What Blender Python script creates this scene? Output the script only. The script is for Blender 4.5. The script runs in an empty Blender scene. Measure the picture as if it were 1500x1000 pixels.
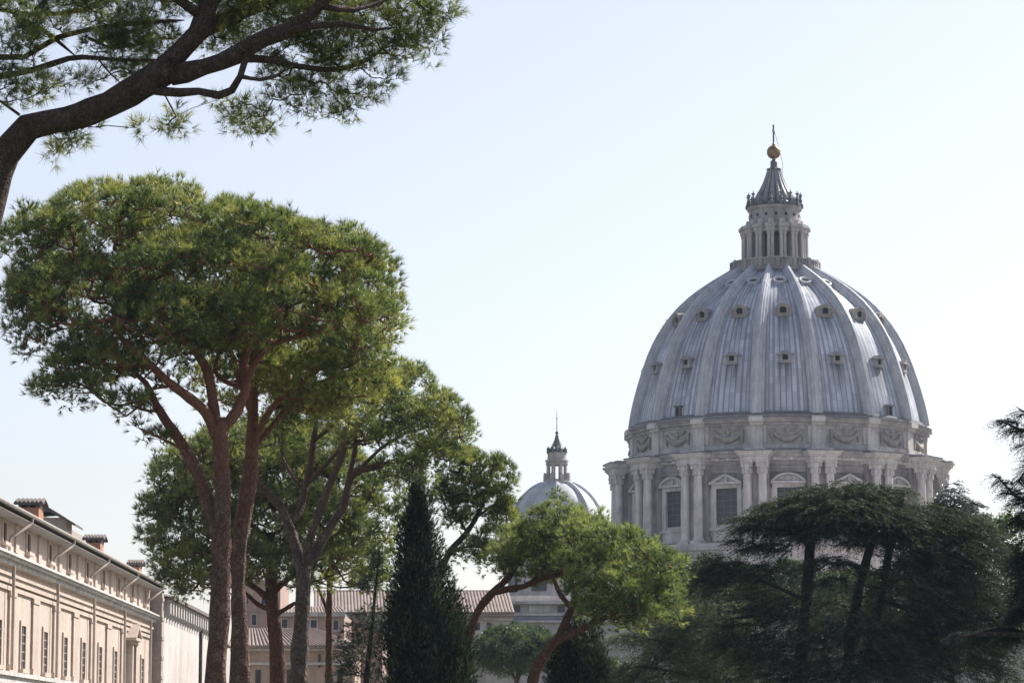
import bpy, math, random
import numpy as np
from mathutils import Vector, Matrix

# ------------------------------------------------------------------ camera, sky, sun, exposure
SC = bpy.context.scene
COL = SC.collection
F = 4350.0                      # focal length in pixels of the 1500 px wide photograph
HOR = 1095.0                    # pixel row of the horizon
CZ = 1.7
PITCH = math.atan((HOR - 500.0) / F)
CP, SP = math.cos(PITCH), math.sin(PITCH)
cam_d = bpy.data.cameras.new("camera")
cam = bpy.data.objects.new("camera", cam_d)
COL.objects.link(cam)
cam.location = (0, 0, CZ)
cam.rotation_euler = (math.pi / 2 + PITCH, 0, 0)
cam_d.sensor_width = 36.0
cam_d.lens = 36.0 * F / 1500.0
cam_d.clip_start = 0.5
cam_d.clip_end = 20000.0
SC.camera = cam

SUN_AZ = math.radians(46)       # to the right of the view direction, beyond the dome
SUN_EL = math.radians(43)
W = bpy.data.worlds.new("World")
SC.world = W
W.use_nodes = True
wn = W.node_tree.nodes
sky = wn.new("ShaderNodeTexSky")
sky.sky_type = 'NISHITA'
sky.sun_disc = False
sky.sun_elevation = SUN_EL
sky.sun_rotation = SUN_AZ
sky.air_density = 1.0
sky.dust_density = 1.25
sky.ozone_density = 1.0
sky.altitude = 30.0
bg = wn["Background"]
bg.inputs["Strength"].default_value = 0.09
hs = wn.new("ShaderNodeHueSaturation")
hs.inputs["Saturation"].default_value = 0.58
tint = wn.new("ShaderNodeMix")
tint.data_type = 'RGBA'
tint.blend_type = 'MULTIPLY'
tint.inputs[0].default_value = 1.0
tint.inputs[7].default_value = (1.0, 0.97, 1.0, 1)
W.node_tree.links.new(sky.outputs[0], hs.inputs["Color"])
W.node_tree.links.new(hs.outputs[0], tint.inputs[6])
W.node_tree.links.new(tint.outputs[2], bg.inputs[0])
sun_d = bpy.data.lights.new("sun", 'SUN')
sun_d.energy = 4.6
sun_d.angle = math.radians(0.5)
sun_d.color = (1.0, 0.94, 0.86)
sun = bpy.data.objects.new("sun", sun_d)
COL.objects.link(sun)
sdir = Vector((math.sin(SUN_AZ) * math.cos(SUN_EL), math.cos(SUN_AZ) * math.cos(SUN_EL), math.sin(SUN_EL)))
sun.rotation_euler = sdir.to_track_quat('Z', 'Y').to_euler()
sun.location = (60, 30, 120)
SC.view_settings.view_transform = 'Standard'
SC.view_settings.look = 'None'
SC.view_settings.exposure = 0.8
SC.view_settings.gamma = 1.0
SC.cycles.max_bounces = 8
SC.cycles.diffuse_bounces = 4
SC.cycles.transmission_bounces = 5
SC.cycles.volume_bounces = 1
SC.cycles.use_denoising = True

rng = np.random.default_rng(11)
random.seed(5)


def ray(px, py):
    xc, yc = (px - 750.0) / F, (500.0 - py) / F
    return (xc, CP - yc * SP, SP + yc * CP)


def at(px, py, Y):
    d = ray(px, py)
    t = Y / d[1]
    return Vector((d[0] * t, Y, CZ + d[2] * t))


def mpp(Y):
    return Y / F * 0.995


# ------------------------------------------------------------------ materials
def new_mat(name):
    m = bpy.data.materials.new(name)
    m.use_nodes = True
    nt = m.node_tree
    return m, nt, nt.nodes["Principled BSDF"]


def N(nt, t, **kw):
    n = nt.nodes.new(t)
    for k, v in kw.items():
        if k.startswith("i_"):
            n.inputs[k[2:].replace("_", " ")].default_value = v
        else:
            setattr(n, k, v)
    return n


def ramp(nt, fac, stops):
    r = nt.nodes.new("ShaderNodeValToRGB")
    e = r.color_ramp.elements
    while len(e) < len(stops):
        e.new(0.5)
    for k, (p, c) in enumerate(stops):
        e[k].position = p
        e[k].color = (c[0], c[1], c[2], 1) if len(c) == 3 else c
    nt.links.new(fac, r.inputs[0])
    return r.outputs[0]


def mixc(nt, fac, a, b, mode='MIX'):
    m = nt.nodes.new("ShaderNodeMix")
    m.data_type = 'RGBA'
    m.blend_type = mode
    for s, v in ((m.inputs[0], fac), (m.inputs[6], a), (m.inputs[7], b)):
        if hasattr(v, "is_linked") or hasattr(v, "links"):
            nt.links.new(v, s)
        elif isinstance(v, (int, float)):
            s.default_value = v
        else:
            s.default_value = (v[0], v[1], v[2], 1)
    return m.outputs[2]


def coords(nt, scale=(1, 1, 1), kind="Object"):
    tc = nt.nodes.new("ShaderNodeTexCoord")
    mp = nt.nodes.new("ShaderNodeMapping")
    mp.inputs["Scale"].default_value = scale
    nt.links.new(tc.outputs[kind], mp.inputs[0])
    return mp.outputs[0]


def noise(nt, vec, scale, detail=4, rough=0.6, out=0):
    n = nt.nodes.new("ShaderNodeTexNoise")
    n.inputs["Scale"].default_value = scale
    n.inputs["Detail"].default_value = detail
    n.inputs["Roughness"].default_value = rough
    nt.links.new(vec, n.inputs["Vector"])
    return n.outputs[out]


def bump(nt, b, height, strength=0.4, dist=0.05):
    n = nt.nodes.new("ShaderNodeBump")
    n.inputs["Strength"].default_value = strength
    n.inputs["Distance"].default_value = dist
    nt.links.new(height, n.inputs["Height"])
    nt.links.new(n.outputs[0], b.inputs["Normal"])


def mat_stone(name, base, dark, streak=(0.9, 0.9, 0.12), sc=1.0, rough=0.85, amount=0.55, kind="Object"):
    """weathered stone or plaster: mottling plus vertical rain streaks"""
    m, nt, b = new_mat(name)
    v1 = coords(nt, (1, 1, 1), kind)
    v2 = coords(nt, streak, kind)
    n1 = noise(nt, v1, 0.35 * sc, 6, 0.65)
    n2 = noise(nt, v2, 1.1 * sc, 5, 0.6)
    n3 = noise(nt, v1, 3.5 * sc, 4, 0.6)
    f2 = ramp(nt, n2, [(0.42, (0, 0, 0)), (0.72, (1, 1, 1))])
    c1 = mixc(nt, ramp(nt, n1, [(0.35, (0, 0, 0)), (0.7, (amount, amount, amount))]), base, dark)
    mm = nt.nodes.new("ShaderNodeMath")
    mm.operation = 'MULTIPLY'
    mm.inputs[1].default_value = amount
    nt.links.new(f2, mm.inputs[0])
    c2 = mixc(nt, mm.outputs[0], c1, dark)
    c3 = mixc(nt, ramp(nt, n3, [(0.3, (0.82, 0.82, 0.82)), (0.7, (1.1, 1.1, 1.1))]), (1, 1, 1), c2, 'MIX')
    c3 = mixc(nt, 1.0, c2, ramp(nt, n3, [(0.3, (0.86, 0.86, 0.86)), (0.7, (1.08, 1.07, 1.05))]), 'MULTIPLY')
    nt.links.new(c3, b.inputs["Base Color"])
    b.inputs["Roughness"].default_value = rough
    b.inputs["Specular IOR Level"].default_value = 0.25
    bump(nt, b, n3, 0.35, 0.06)
    return m


def mat_plain(name, col, rough=0.7, metal=0.0, var=0.15, sc=2.0, spec=0.3):
    m, nt, b = new_mat(name)
    n1 = noise(nt, coords(nt), sc, 5, 0.6)
    lo = tuple(c * (1 - var) for c in col)
    hi = tuple(min(1, c * (1 + var)) for c in col)
    nt.links.new(ramp(nt, n1, [(0.3, lo), (0.7, hi)]), b.inputs["Base Color"])
    b.inputs["Roughness"].default_value = rough
    b.inputs["Metallic"].default_value = metal
    b.inputs["Specular IOR Level"].default_value = spec
    return m


def mat_lead(name):
    """weathered lead sheets: seams, patina patches, rain streaks and soot under the dormers (uv: u = bay, v = metres down from top)"""
    m, nt, b = new_mat(name)
    uv = nt.nodes.new("ShaderNodeUVMap")
    sep = nt.nodes.new("ShaderNodeSeparateXYZ")
    nt.links.new(uv.outputs[0], sep.inputs[0])

    def math1(op, a, bb=None, c=None):
        x = nt.nodes.new("ShaderNodeMath")
        x.operation = op
        for i, v in enumerate((a, bb, c)):
            if v is None:
                continue
            if isinstance(v, (int, float)):
                x.inputs[i].default_value = v
            else:
                nt.links.new(v, x.inputs[i])
        return x.outputs[0]
    u, v = sep.outputs[0], sep.outputs[1]
    fu = math1('SUBTRACT', math1('FRACT', u), 0.5)          # -0.5..0.5 across one bay, 0 = bay centre
    # streaks
    mp = nt.nodes.new("ShaderNodeMapping")
    mp.inputs["Scale"].default_value = (14, 0.06, 1)
    nt.links.new(uv.outputs[0], mp.inputs[0])
    st = noise(nt, mp.outputs[0], 1.0, 6, 0.65)
    mp2 = nt.nodes.new("ShaderNodeMapping")
    mp2.inputs["Scale"].default_value = (3.0, 0.22, 1)
    nt.links.new(uv.outputs[0], mp2.inputs[0])
    pt = noise(nt, mp2.outputs[0], 1.0, 5, 0.6)
    base = ramp(nt, st, [(0.28, (0.37, 0.395, 0.455)), (0.5, (0.48, 0.515, 0.59)), (0.72, (0.60, 0.63, 0.69))])
    base = mixc(nt, ramp(nt, pt, [(0.45, (0, 0, 0)), (0.72, (0.55, 0.55, 0.55))]), base, (0.62, 0.63, 0.66))
    # sheets: brick pattern gives each sheet a slightly different tone and a dark seam
    br = nt.nodes.new("ShaderNodeTexBrick")
    br.offset = 0.0
    br.inputs["Scale"].default_value = 1.0
    br.inputs["Brick Width"].default_value = 0.1
    br.inputs["Row Height"].default_value = 1.3
    br.inputs["Mortar Size"].default_value = 0.012
    br.inputs["Color1"].default_value = (0.80, 0.80, 0.82, 1)
    br.inputs["Color2"].default_value = (1.12, 1.12, 1.12, 1)
    br.inputs["Mortar"].default_value = (0.5, 0.5, 0.52, 1)
    nt.links.new(uv.outputs[0], br.inputs["Vector"])
    base = mixc(nt, 0.95, base, br.outputs["Color"], 'MULTIPLY')
    mp3 = nt.nodes.new("ShaderNodeMapping")
    mp3.inputs["Scale"].default_value = (0.8, 0.07, 1)
    mp3.inputs["Location"].default_value = (3.7, 1.3, 0)
    nt.links.new(uv.outputs[0], mp3.inputs[0])
    base = mixc(nt, 1.0, base, ramp(nt, noise(nt, mp3.outputs[0], 1.0, 5, 0.65), [(0.3, (0.82, 0.81, 0.82)), (0.7, (1.2, 1.2, 1.2))]), 'MULTIPLY')
    # soot under each dormer row: dark drips; plus painted shade lines along the rib flanks
    tot = None
    for v0, ln, hw in ((LEAD_ROWS[0], 6.5, 0.17), (LEAD_ROWS[1], 6.0, 0.16), (LEAD_ROWS[2], 5.0, 0.2)):
        side = math1('SUBTRACT', 1.0, math1('DIVIDE', math1('ABSOLUTE', fu), hw))
        side = math1('MAXIMUM', side, 0.0)
        d = math1('SUBTRACT', v, v0)
        fall = math1('MULTIPLY', math1('GREATER_THAN', d, 0.0), math1('MAXIMUM', math1('SUBTRACT', 1.0, math1('DIVIDE', d, ln)), 0.0))
        q = math1('MULTIPLY', math1('MINIMUM', math1('MULTIPLY', side, 2.2), 1.0), fall)
        tot = q if tot is None else math1('MAXIMUM', tot, q)
    tot = math1('MULTIPLY', tot, ramp_val(nt, st, 0.32, 0.66, 1.15, 0.3))
    flank_shade = ramp_val(nt, math1('ABSOLUTE', fu), 0.29, 0.40, 0.0, 0.75)
    seam = math1('MULTIPLY', math1('LESS_THAN', math1('ABSOLUTE', math1('SUBTRACT', math1('ABSOLUTE', fu), 0.225)), 0.011), 0.55)
    tot = math1('MINIMUM', math1('ADD', tot, math1('MAXIMUM', flank_shade, seam)), 0.9)
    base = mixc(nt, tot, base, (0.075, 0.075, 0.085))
    nt.links.new(base, b.inputs["Base Color"])
    b.inputs["Metallic"].default_value = 0.0
    b.inputs["Roughness"].default_value = 0.62
    b.inputs["Specular IOR Level"].default_value = 0.3
    bump(nt, b, br.outputs["Fac"], -0.35, 0.05)
    return m


def ramp_val(nt, fac, a, b, va, vb):
    x = nt.nodes.new("ShaderNodeMapRange")
    x.inputs[1].default_value = a
    x.inputs[2].default_value = b
    x.inputs[3].default_value = va
    x.inputs[4].default_value = vb
    nt.links.new(fac, x.inputs[0])
    return x.outputs[0]


def mat_leaf(name, young, mid, old, transl=0.35, sc=0.6, tcol=None, rough=0.42, spec=0.5):
    m, nt, b = new_mat(name)
    at_ = nt.nodes.new("ShaderNodeAttribute")
    at_.attribute_name = "tint"
    n1 = noise(nt, coords(nt), sc, 3, 0.6)
    mm = nt.nodes.new("ShaderNodeMath")
    mm.operation = 'MULTIPLY_ADD'
    mm.inputs[1].default_value = 0.55
    nt.links.new(n1, mm.inputs[0])
    m2 = nt.nodes.new("ShaderNodeMath")
    m2.operation = 'MULTIPLY'
    m2.inputs[1].default_value = 0.5
    nt.links.new(at_.outputs["Fac"], m2.inputs[0])
    nt.links.new(m2.outputs[0], mm.inputs[2])
    c = ramp(nt, mm.outputs[0], [(0.28, old), (0.5, mid), (0.74, young)])
    nt.links.new(c, b.inputs["Base Color"])
    b.inputs["Roughness"].default_value = rough
    b.inputs["Specular IOR Level"].default_value = spec
    tr = nt.nodes.new("ShaderNodeBsdfTranslucent")
    c2 = mixc(nt, 1.0, c, tcol or (1.55, 1.5, 0.75), 'MULTIPLY')
    nt.links.new(c2, tr.inputs[0])
    mx = nt.nodes.new("ShaderNodeMixShader")
    mx.inputs[0].default_value = transl
    nt.links.new(b.outputs[0], mx.inputs[1])
    nt.links.new(tr.outputs[0], mx.inputs[2])
    nt.links.new(mx.outputs[0], nt.nodes["Material Output"].inputs[0])
    return m


def mat_bark(name, plate, crack, pale, sc=1.0, upper=None, z0=7.0, z1=11.0):
    """plated pine bark; 'upper' is the smoother orange bark that pines carry on their upper trunk and limbs"""
    m, nt, b = new_mat(name)
    v = coords(nt, (1, 1, 0.75))
    vo = nt.nodes.new("ShaderNodeTexVoronoi")
    vo.feature = 'DISTANCE_TO_EDGE'
    vo.inputs["Scale"].default_value = 7.5 * sc
    n0 = noise(nt, v, 3.0 * sc, 4, 0.6, 1)
    add = mixc(nt, 0.42, v, n0)
    nt.links.new(add, vo.inputs["Vector"])
    vc = nt.nodes.new("ShaderNodeTexVoronoi")
    vc.inputs["Scale"].default_value = 7.5 * sc
    nt.links.new(add, vc.inputs["Vector"])
    n1 = noise(nt, coords(nt), 2.6 * sc, 6, 0.7)
    c = mixc(nt, ramp(nt, n1, [(0.35, (0, 0, 0)), (0.68, (1, 1, 1))]), plate, pale)
    c = mixc(nt, 0.5, c, ramp(nt, vc.outputs["Color"], [(0.1, (0.6, 0.6, 0.6)), (0.9, (1.35, 1.32, 1.3))]), 'MULTIPLY')
    c = mixc(nt, ramp(nt, vo.outputs["Distance"], [(0.0, (.75, .75, .75)), (0.05, (.4, .4, .4)), (0.14, (0, 0, 0))]), c, crack)
    if upper:
        g = nt.nodes.new("ShaderNodeNewGeometry")
        sp = nt.nodes.new("ShaderNodeSeparateXYZ")
        nt.links.new(g.outputs["Position"], sp.inputs[0])
        f = ramp_val(nt, sp.outputs[2], z0, z1, 0.0, 0.8)
        c = mixc(nt, f, c, upper)
    nt.links.new(c, b.inputs["Base Color"])
    b.inputs["Roughness"].default_value = 0.9
    b.inputs["Specular IOR Level"].default_value = 0.2
    bump(nt, b, vo.outputs["Distance"], 1.0, 0.2)
    return m


# ------------------------------------------------------------------ object helpers
def tag(o, label=None, cat=None, group=None, kind=None):
    for k, v in (("label", label), ("category", cat), ("group", group), ("kind", kind)):
        if v:
            o[k] = v
    return o


def empty(name, loc, rz=0.0):
    o = bpy.data.objects.new(name, None)
    COL.objects.link(o)
    o.location = loc
    o.rotation_euler = (0, 0, rz)
    o.empty_display_size = 0.5
    return o


def copy_part(o, parent, rz=None, loc=None):
    c = o.copy()
    COL.objects.link(c)
    c.parent = parent
    if rz is not None:
        c.rotation_euler = (0, 0, rz)
    if loc is not None:
        c.location = loc
    for ch in [x for x in COL.objects if x.parent == o]:
        d = ch.copy()
        COL.objects.link(d)
        d.parent = c
    return c


class MB:
    """collects shapes and links them as one mesh object"""

    def __init__(self):
        self.v, self.f, self.uv = [], [], None

    def add(self, vs, fs):
        n = len(self.v)
        self.v += [tuple(p) for p in vs]
        self.f += [tuple(i + n for i in q) for q in fs]

    def box(self, x0, x1, y0, y1, z0, z1, M=None):
        vs = [(x, y, z) for z in (z0, z1) for y in (y0, y1) for x in (x0, x1)]
        if M is not None:
            vs = [M @ Vector(p) for p in vs]
        self.add(vs, [(0, 2, 3, 1), (4, 5, 7, 6), (0, 1, 5, 4), (2, 6, 7, 3), (0, 4, 6, 2), (1, 3, 7, 5)])

    def prism(self, poly, a, b, M=None):
        """poly in (x, z), extruded along y from a to b"""
        n = len(poly)
        vs = [Vector((x, a, z)) for x, z in poly] + [Vector((x, b, z)) for x, z in poly]
        if M is not None:
            vs = [M @ p for p in vs]
        fs = [tuple(range(n))[::-1], tuple(range(n, 2 * n))]
        fs += [(i, (i + 1) % n, n + (i + 1) % n, n + i) for i in range(n)]
        fs[0] = tuple(range(n))
        fs[1] = tuple(range(2 * n - 1, n - 1, -1))
        fs[2:] = [(i, n + i, n + (i + 1) % n, (i + 1) % n) for i in range(n)]
        self.add(vs, fs)

    def lathe(self, prof, n=48, cx=0.0, cy=0.0, t0=0.0, t1=2 * math.pi, closed=True):
        full = abs(t1 - t0 - 2 * math.pi) < 1e-6
        m = n if full else n + 1
        vs = []
        for r, z in prof:
            for k in range(m):
                t = t0 + (t1 - t0) * k / n
                vs.append((cx + r * math.sin(t), cy - r * math.cos(t), z))
        fs = []
        for j in range(len(prof) - 1):
            for k in range(n):
                a, b_ = j * m + k, j * m + (k + 1) % m
                fs.append((a, b_, b_ + m, a + m))
        self.add(vs, fs)

    def tube(self, pts, rad, n=8, cap=True, knob=0.0):
        pts = [Vector(p) for p in pts]
        L = len(pts)
        if L < 2:
            return
        vs, fs = [], []
        u = None
        for i, p in enumerate(pts):
            d = (pts[min(i + 1, L - 1)] - pts[max(i - 1, 0)])
            if d.length < 1e-9:
                d = Vector((0, 0, 1))
            d.normalize()
            if u is None:
                u = d.orthogonal().normalized()
            else:
                u = (u - d * u.dot(d))
                if u.length < 1e-6:
                    u = d.orthogonal()
                u.normalize()
            w = d.cross(u)
            r = rad[i] if hasattr(rad, "__len__") else rad
            for k in range(n):
                a = 2 * math.pi * k / n
                vs.append(p + (u * math.cos(a) + w * math.sin(a)) * r * (1 + knob * random.gauss(0, 1)))
        for i in range(L - 1):
            for k in range(n):
                a, b_ = i * n + k, i * n + (k + 1) % n
                fs.append((a, b_, b_ + n, a + n))
        if cap:
            fs.append(tuple(range(n))[::-1])
            fs.append(tuple(range((L - 1) * n, L * n)))
        self.add(vs, fs)

    def build(self, name, mat, parent=None, smooth=False, origin=None):
        me = bpy.data.meshes.new(name)
        vs = self.v
        if origin is not None:
            vs = [(x - origin[0], y - origin[1], z - origin[2]) for x, y, z in vs]
        me.from_pydata(vs, [], self.f)
        me.materials.append(mat)
        o = bpy.data.objects.new(name, me)
        COL.objects.link(o)
        if origin is not None and parent is None:
            o.location = origin
        if parent is not None:
            o.parent = parent
        if smooth:
            me.polygons.foreach_set("use_smooth", [True] * len(me.polygons))
            if smooth != 'all':
                try:
                    me.set_sharp_from_angle(angle=math.radians(smooth if isinstance(smooth, (int, float)) and smooth > 1 else 40))
                except Exception:
                    pass
        me.update()
        return o


# ------------------------------------------------------------------ the great dome
YD = 480.0
AX = 1140.5


def zl(py, px=AX, Y=YD):
    return at(px, py, Y).z


def rm(rpx, py, Y=YD):
    """pixel radius -> metres at the depth of that level"""
    return rpx / F * (Y * CP + (zl(py, AX, Y) - CZ) * SP)


DPROF_PX = [(61.0, 402.5), (66.9, 407.1), (84.5, 416.2), (101.1, 426.8), (117, 437.2), (130.9, 447.2), (145, 460.5), (156.6, 473.7), (166.5, 486.5), (175.0, 500.0),
            (182.6, 514), (189.3, 528.4), (195.3, 545), (200.8, 563.0), (206.2, 579.5), (210.6, 594.7), (214.2, 610), (216.6, 623.5), (217.4, 630.0)]
# smoothed profile of the lead shell in metres
_P = [(rm(r, y) - 0.75, zl(y)) for r, y in DPROF_PX]


def smooth_prof(P, it=2):
    P = [Vector((a, b)) for a, b in P]
    for _ in range(it):
        Q = [P[0]]
        for i in range(1, len(P) - 1):
            Q.append(P[i - 1] * 0.25 + P[i] * 0.5 + P[i + 1] * 0.25)
        Q.append(P[-1])
        P = Q
    out = []
    for i in range(len(P) - 1):
        for k in range(3):
            out.append(P[i].lerp(P[i + 1], k / 3))
    out.append(P[-1])
    return [(p.x, p.y) for p in out]


DP = smooth_prof(_P)
DV = [0.0]
for i in range(1, len(DP)):
    DV.append(DV[-1] + math.hypot(DP[i][0] - DP[i - 1][0], DP[i][1] - DP[i - 1][1]))


def shell_at(z):
    """radius, slope angle (outward normal elevation), arc length at height z"""
    for i in range(len(DP) - 1):
        (r0, z0), (r1, z1) = DP[i], DP[i + 1]
        if z1 <= z <= z0:
            t = (z0 - z) / max(z0 - z1, 1e-6)
            return r0 + (r1 - r0) * t, math.atan2(r1 - r0, z0 - z1), DV[i] + (DV[i + 1] - DV[i]) * t
    return DP[-1][0], 0.0, DV[-1]


ZROW = [zl(427), zl(477), zl(548)]
LEAD_ROWS = [shell_at(z)[2] + 0.7 for z in ZROW]

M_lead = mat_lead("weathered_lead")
M_leadrib = mat_stone("lead_rib", (0.60, 0.62, 0.67), (0.30, 0.31, 0.34), (0.8, 0.8, 0.1), 1.2, 0.5, 0.6)
M_trav = mat_stone("travertine", (0.62, 0.585, 0.575), (0.24, 0.225, 0.225), (0.9, 0.9, 0.12), 1.0, 0.85, 0.75)
M_trav2 = mat_stone("pale_travertine", (0.72, 0.69, 0.685), (0.33, 0.31, 0.31), (1.2, 1.2, 0.1), 1.2, 0.85, 0.7)
M_drum = mat_stone("sooty_travertine", (0.49, 0.465, 0.475), (0.19, 0.18, 0.188), (0.9, 0.9, 0.12), 1.0, 0.85, 0.75)
M_sculpt = mat_stone("sooty_carved_stone", (0.44, 0.405, 0.385), (0.18, 0.16, 0.155), (0.9, 0.9, 0.4), 1.6, 0.85, 0.7)
M_dark = mat_plain("dark_window_glass", (0.045, 0.048, 0.06), 0.35, 0, 0.3, 0.8, 0.4)
M_void = mat_plain("dark_opening", (0.02, 0.02, 0.024), 0.8, 0, 0.2, 1.0, 0.2)
M_leadroof = mat_stone("dark_lead_spire", (0.20, 0.205, 0.22), (0.09, 0.09, 0.10), (1.0, 1.0, 0.15), 1.5, 0.5, 0.6)
M_gilt = mat_plain("gilt_bronze", (0.28, 0.19, 0.10), 0.45, 0.7, 0.45, 0.9, 0.5)
M_bronze = mat_plain("dark_bronze", (0.10, 0.085, 0.07), 0.5, 0.6, 0.3, 2.0, 0.4)

D0 = at(AX, 811, YD)
ALPHA = -math.atan2(D0.x, YD)
BAY = math.radians(22.5)
OFF = math.radians(3.75)            # a window bay faces a little to the right of the camera
dome = empty("domed_basilica", (D0.x, YD, 0.0), ALPHA + OFF)
tag(dome, "huge grey lead ribbed dome on a columned stone drum with tall lantern and gilt ball", "dome")


def lathe_part(name, prof, mat, n=96, smooth=30, parent=None):
    b = MB()
    b.lathe(prof, n)
    return b.build(name, mat, parent or dome, smooth)


# drum base and body under it
ZB = zl(811)
lathe_part("podium", [(rm(222, 811), 15.0), (rm(260, 811), 15.0), (rm(260, 811), zl(822)), (rm(264, 811), zl(820)), (rm(264, 811), ZB - 0.55), (rm(262, 811), ZB - 0.5), (rm(262, 811), ZB),
                       (rm(216, 811), ZB)], M_trav, 64)
R_W = rm(218, 760)
Z_E0, Z_E1, Z_E2 = zl(711), zl(691), zl(680)        # architrave bottom, cornice bottom, cornice top
lathe_part("drum_wall", [(R_W, ZB - 0.2), (R_W + 0.5, ZB - 0.2), (R_W + 0.5, zl(800)), (R_W, zl(799)), (R_W, Z_E0)], M_drum, 96)
lathe_part("drum_entablature", [(R_W, Z_E0), (R_W + 0.35, Z_E0), (R_W + 0.35, Z_E0 + 0.6), (R_W + 0.5, Z_E0 + 0.65), (R_W + 0.5, Z_E0 + 0.95), (R_W + 0.25, Z_E0 + 1.0),
                                (R_W + 0.25, Z_E1 - 0.25), (R_W + 0.7, Z_E1), (R_W + 1.1, Z_E1 + 0.1), (R_W + 1.2, Z_E1 + 0.5), (R_W + 1.5, Z_E1 + 0.75), (R_W + 1.5, Z_E2), (R_W - 1.2, Z_E2 + 0.1)], M_drum, 96)
bb = MB()
nT = 256
vs, fs = [], []
for k in range(nT):
    a = 2 * math.pi * (k + .25) / nT
    r = R_W + (1.04 if k % 4 < 2 else .55)
    for rr, z in ((R_W + .3, Z_E1 - .36), (r, Z_E1 - .36), (r, Z_E1 + .03)):
        vs.append((rr * math.sin(a), -rr * math.cos(a), z))
for k in range(nT):
    a, c = k * 3, ((k + 1) % nT) * 3
    fs += [(a, c, c + 1, a + 1), (a + 1, c + 1, c + 2, a + 2)]
bb.add(vs, fs)
bb.build("dentil_course", M_trav2, dome)
# attic storey
R_A = rm(213, 660)
Z_A0, Z_A1 = Z_E2, zl(640.5)
lathe_part("attic_wall", [(R_A + 0.5, Z_A0 - 0.2), (R_A + 0.5, Z_A0 + 0.9), (R_A + 0.3, Z_A0 + 1.0), (R_A, Z_A0 + 1.05), (R_A, Z_A1)], M_trav, 96)
Z_C1 = zl(629)
lathe_part("attic_cornice", [(R_A - .3, Z_A1 - 0.55), (R_A + 0.22, Z_A1 - 0.5), (R_A + 0.3, Z_A1 - 0.15), (R_A + 0.7, Z_A1 + 0.05), (R_A + 0.8, Z_A1 + 0.35), (R_A + 1.15, Z_A1 + 0.5), (R_A + 1.15, Z_A1 + 0.72),
                             (R_A + 0.5, Z_A1 + 0.8), (R_A + 0.5, Z_C1 - 0.1), (R_A - 0.8, Z_C1)], M_drum, 96)

lathe_part("attic_flashing", [(R_A + .6, Z_A1 + .9), (R_A + 1.12, Z_A1 + .80), (R_A + 1.24, Z_A1 + .78), (R_A + 1.24, Z_A1 + .64), (R_A + 1.1, Z_A1 + .62)], M_leadroof, 96)
lathe_part("shell_flashing", [(DP[-1][0] - .2, Z_C1 + .5), (DP[-1][0] + .35, Z_C1 + .35), (DP[-1][0] + .5, Z_C1 - .02), (DP[-1][0] + .2, Z_C1 - .06)], M_leadroof, 96)
lathe_part("drum_flashing", [(R_W + .9, Z_E2 + .18), (R_W + 1.45, Z_E2 + .06), (R_W + 1.6, Z_E2 + .03), (R_W + 1.6, Z_E2 - .14), (R_W + 1.45, Z_E2 - .16)], M_leadroof, 96)
# shell with uv
b = MB()
nS = 192
b.lathe(DP, nS)
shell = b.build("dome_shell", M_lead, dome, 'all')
uvl = shell.data.uv_layers.new(name="UVMap")
for p in shell.data.polygons:
    base_k = p.index % nS
    row = p.index // nS
    for li, (du, dv) in zip(p.loop_indices, ((0, 0), (1, 0), (1, 1), (0, 1))):
        uvl.data[li].uv = ((base_k + du) / nS * 16 + 0.5, DV[row + dv])

# window: bays at k*22.5 deg, buttresses and ribs half way between
def ped_window(tri):
    w = MB()
    hw = rm(15.6, 740)
    zt, zb_ = zl(732.5), zl(782.5)
    y0, y1 = -(R_W + 0.55), -(R_W - 0.3)
    w.box(-hw - 0.75, -hw, y0, y1, zb_ - 0.55, zt)
    w.box(hw, hw + 0.75, y0, y1, zb_ - 0.55, zt)
    w.box(-hw - 1.0, -hw - 0.75, y0 + 0.2, y1, zb_ - 1.8, zt)
    w.box(hw + 0.75, hw + 1.0, y0 + 0.2, y1, zb_ - 1.8, zt)
    w.box(-hw - 0.75, hw + 0.75, y0 - 0.02, y1, zt, zt + 0.62)
    w.box(-hw - 1.0, hw + 1.0, y0 - 0.25, y1, zb_ - 0.95, zb_ - 0.55)
    w.box(-hw - 0.6, hw + 0.6, y0 - 0.05, y1, zb_ - 2.6, zb_ - 0.95)
    w.box(-hw, hw, y0 + .3, y1 + .1, zb_ - .55, zb_ - .02)
    return w, hw, zt


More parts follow.
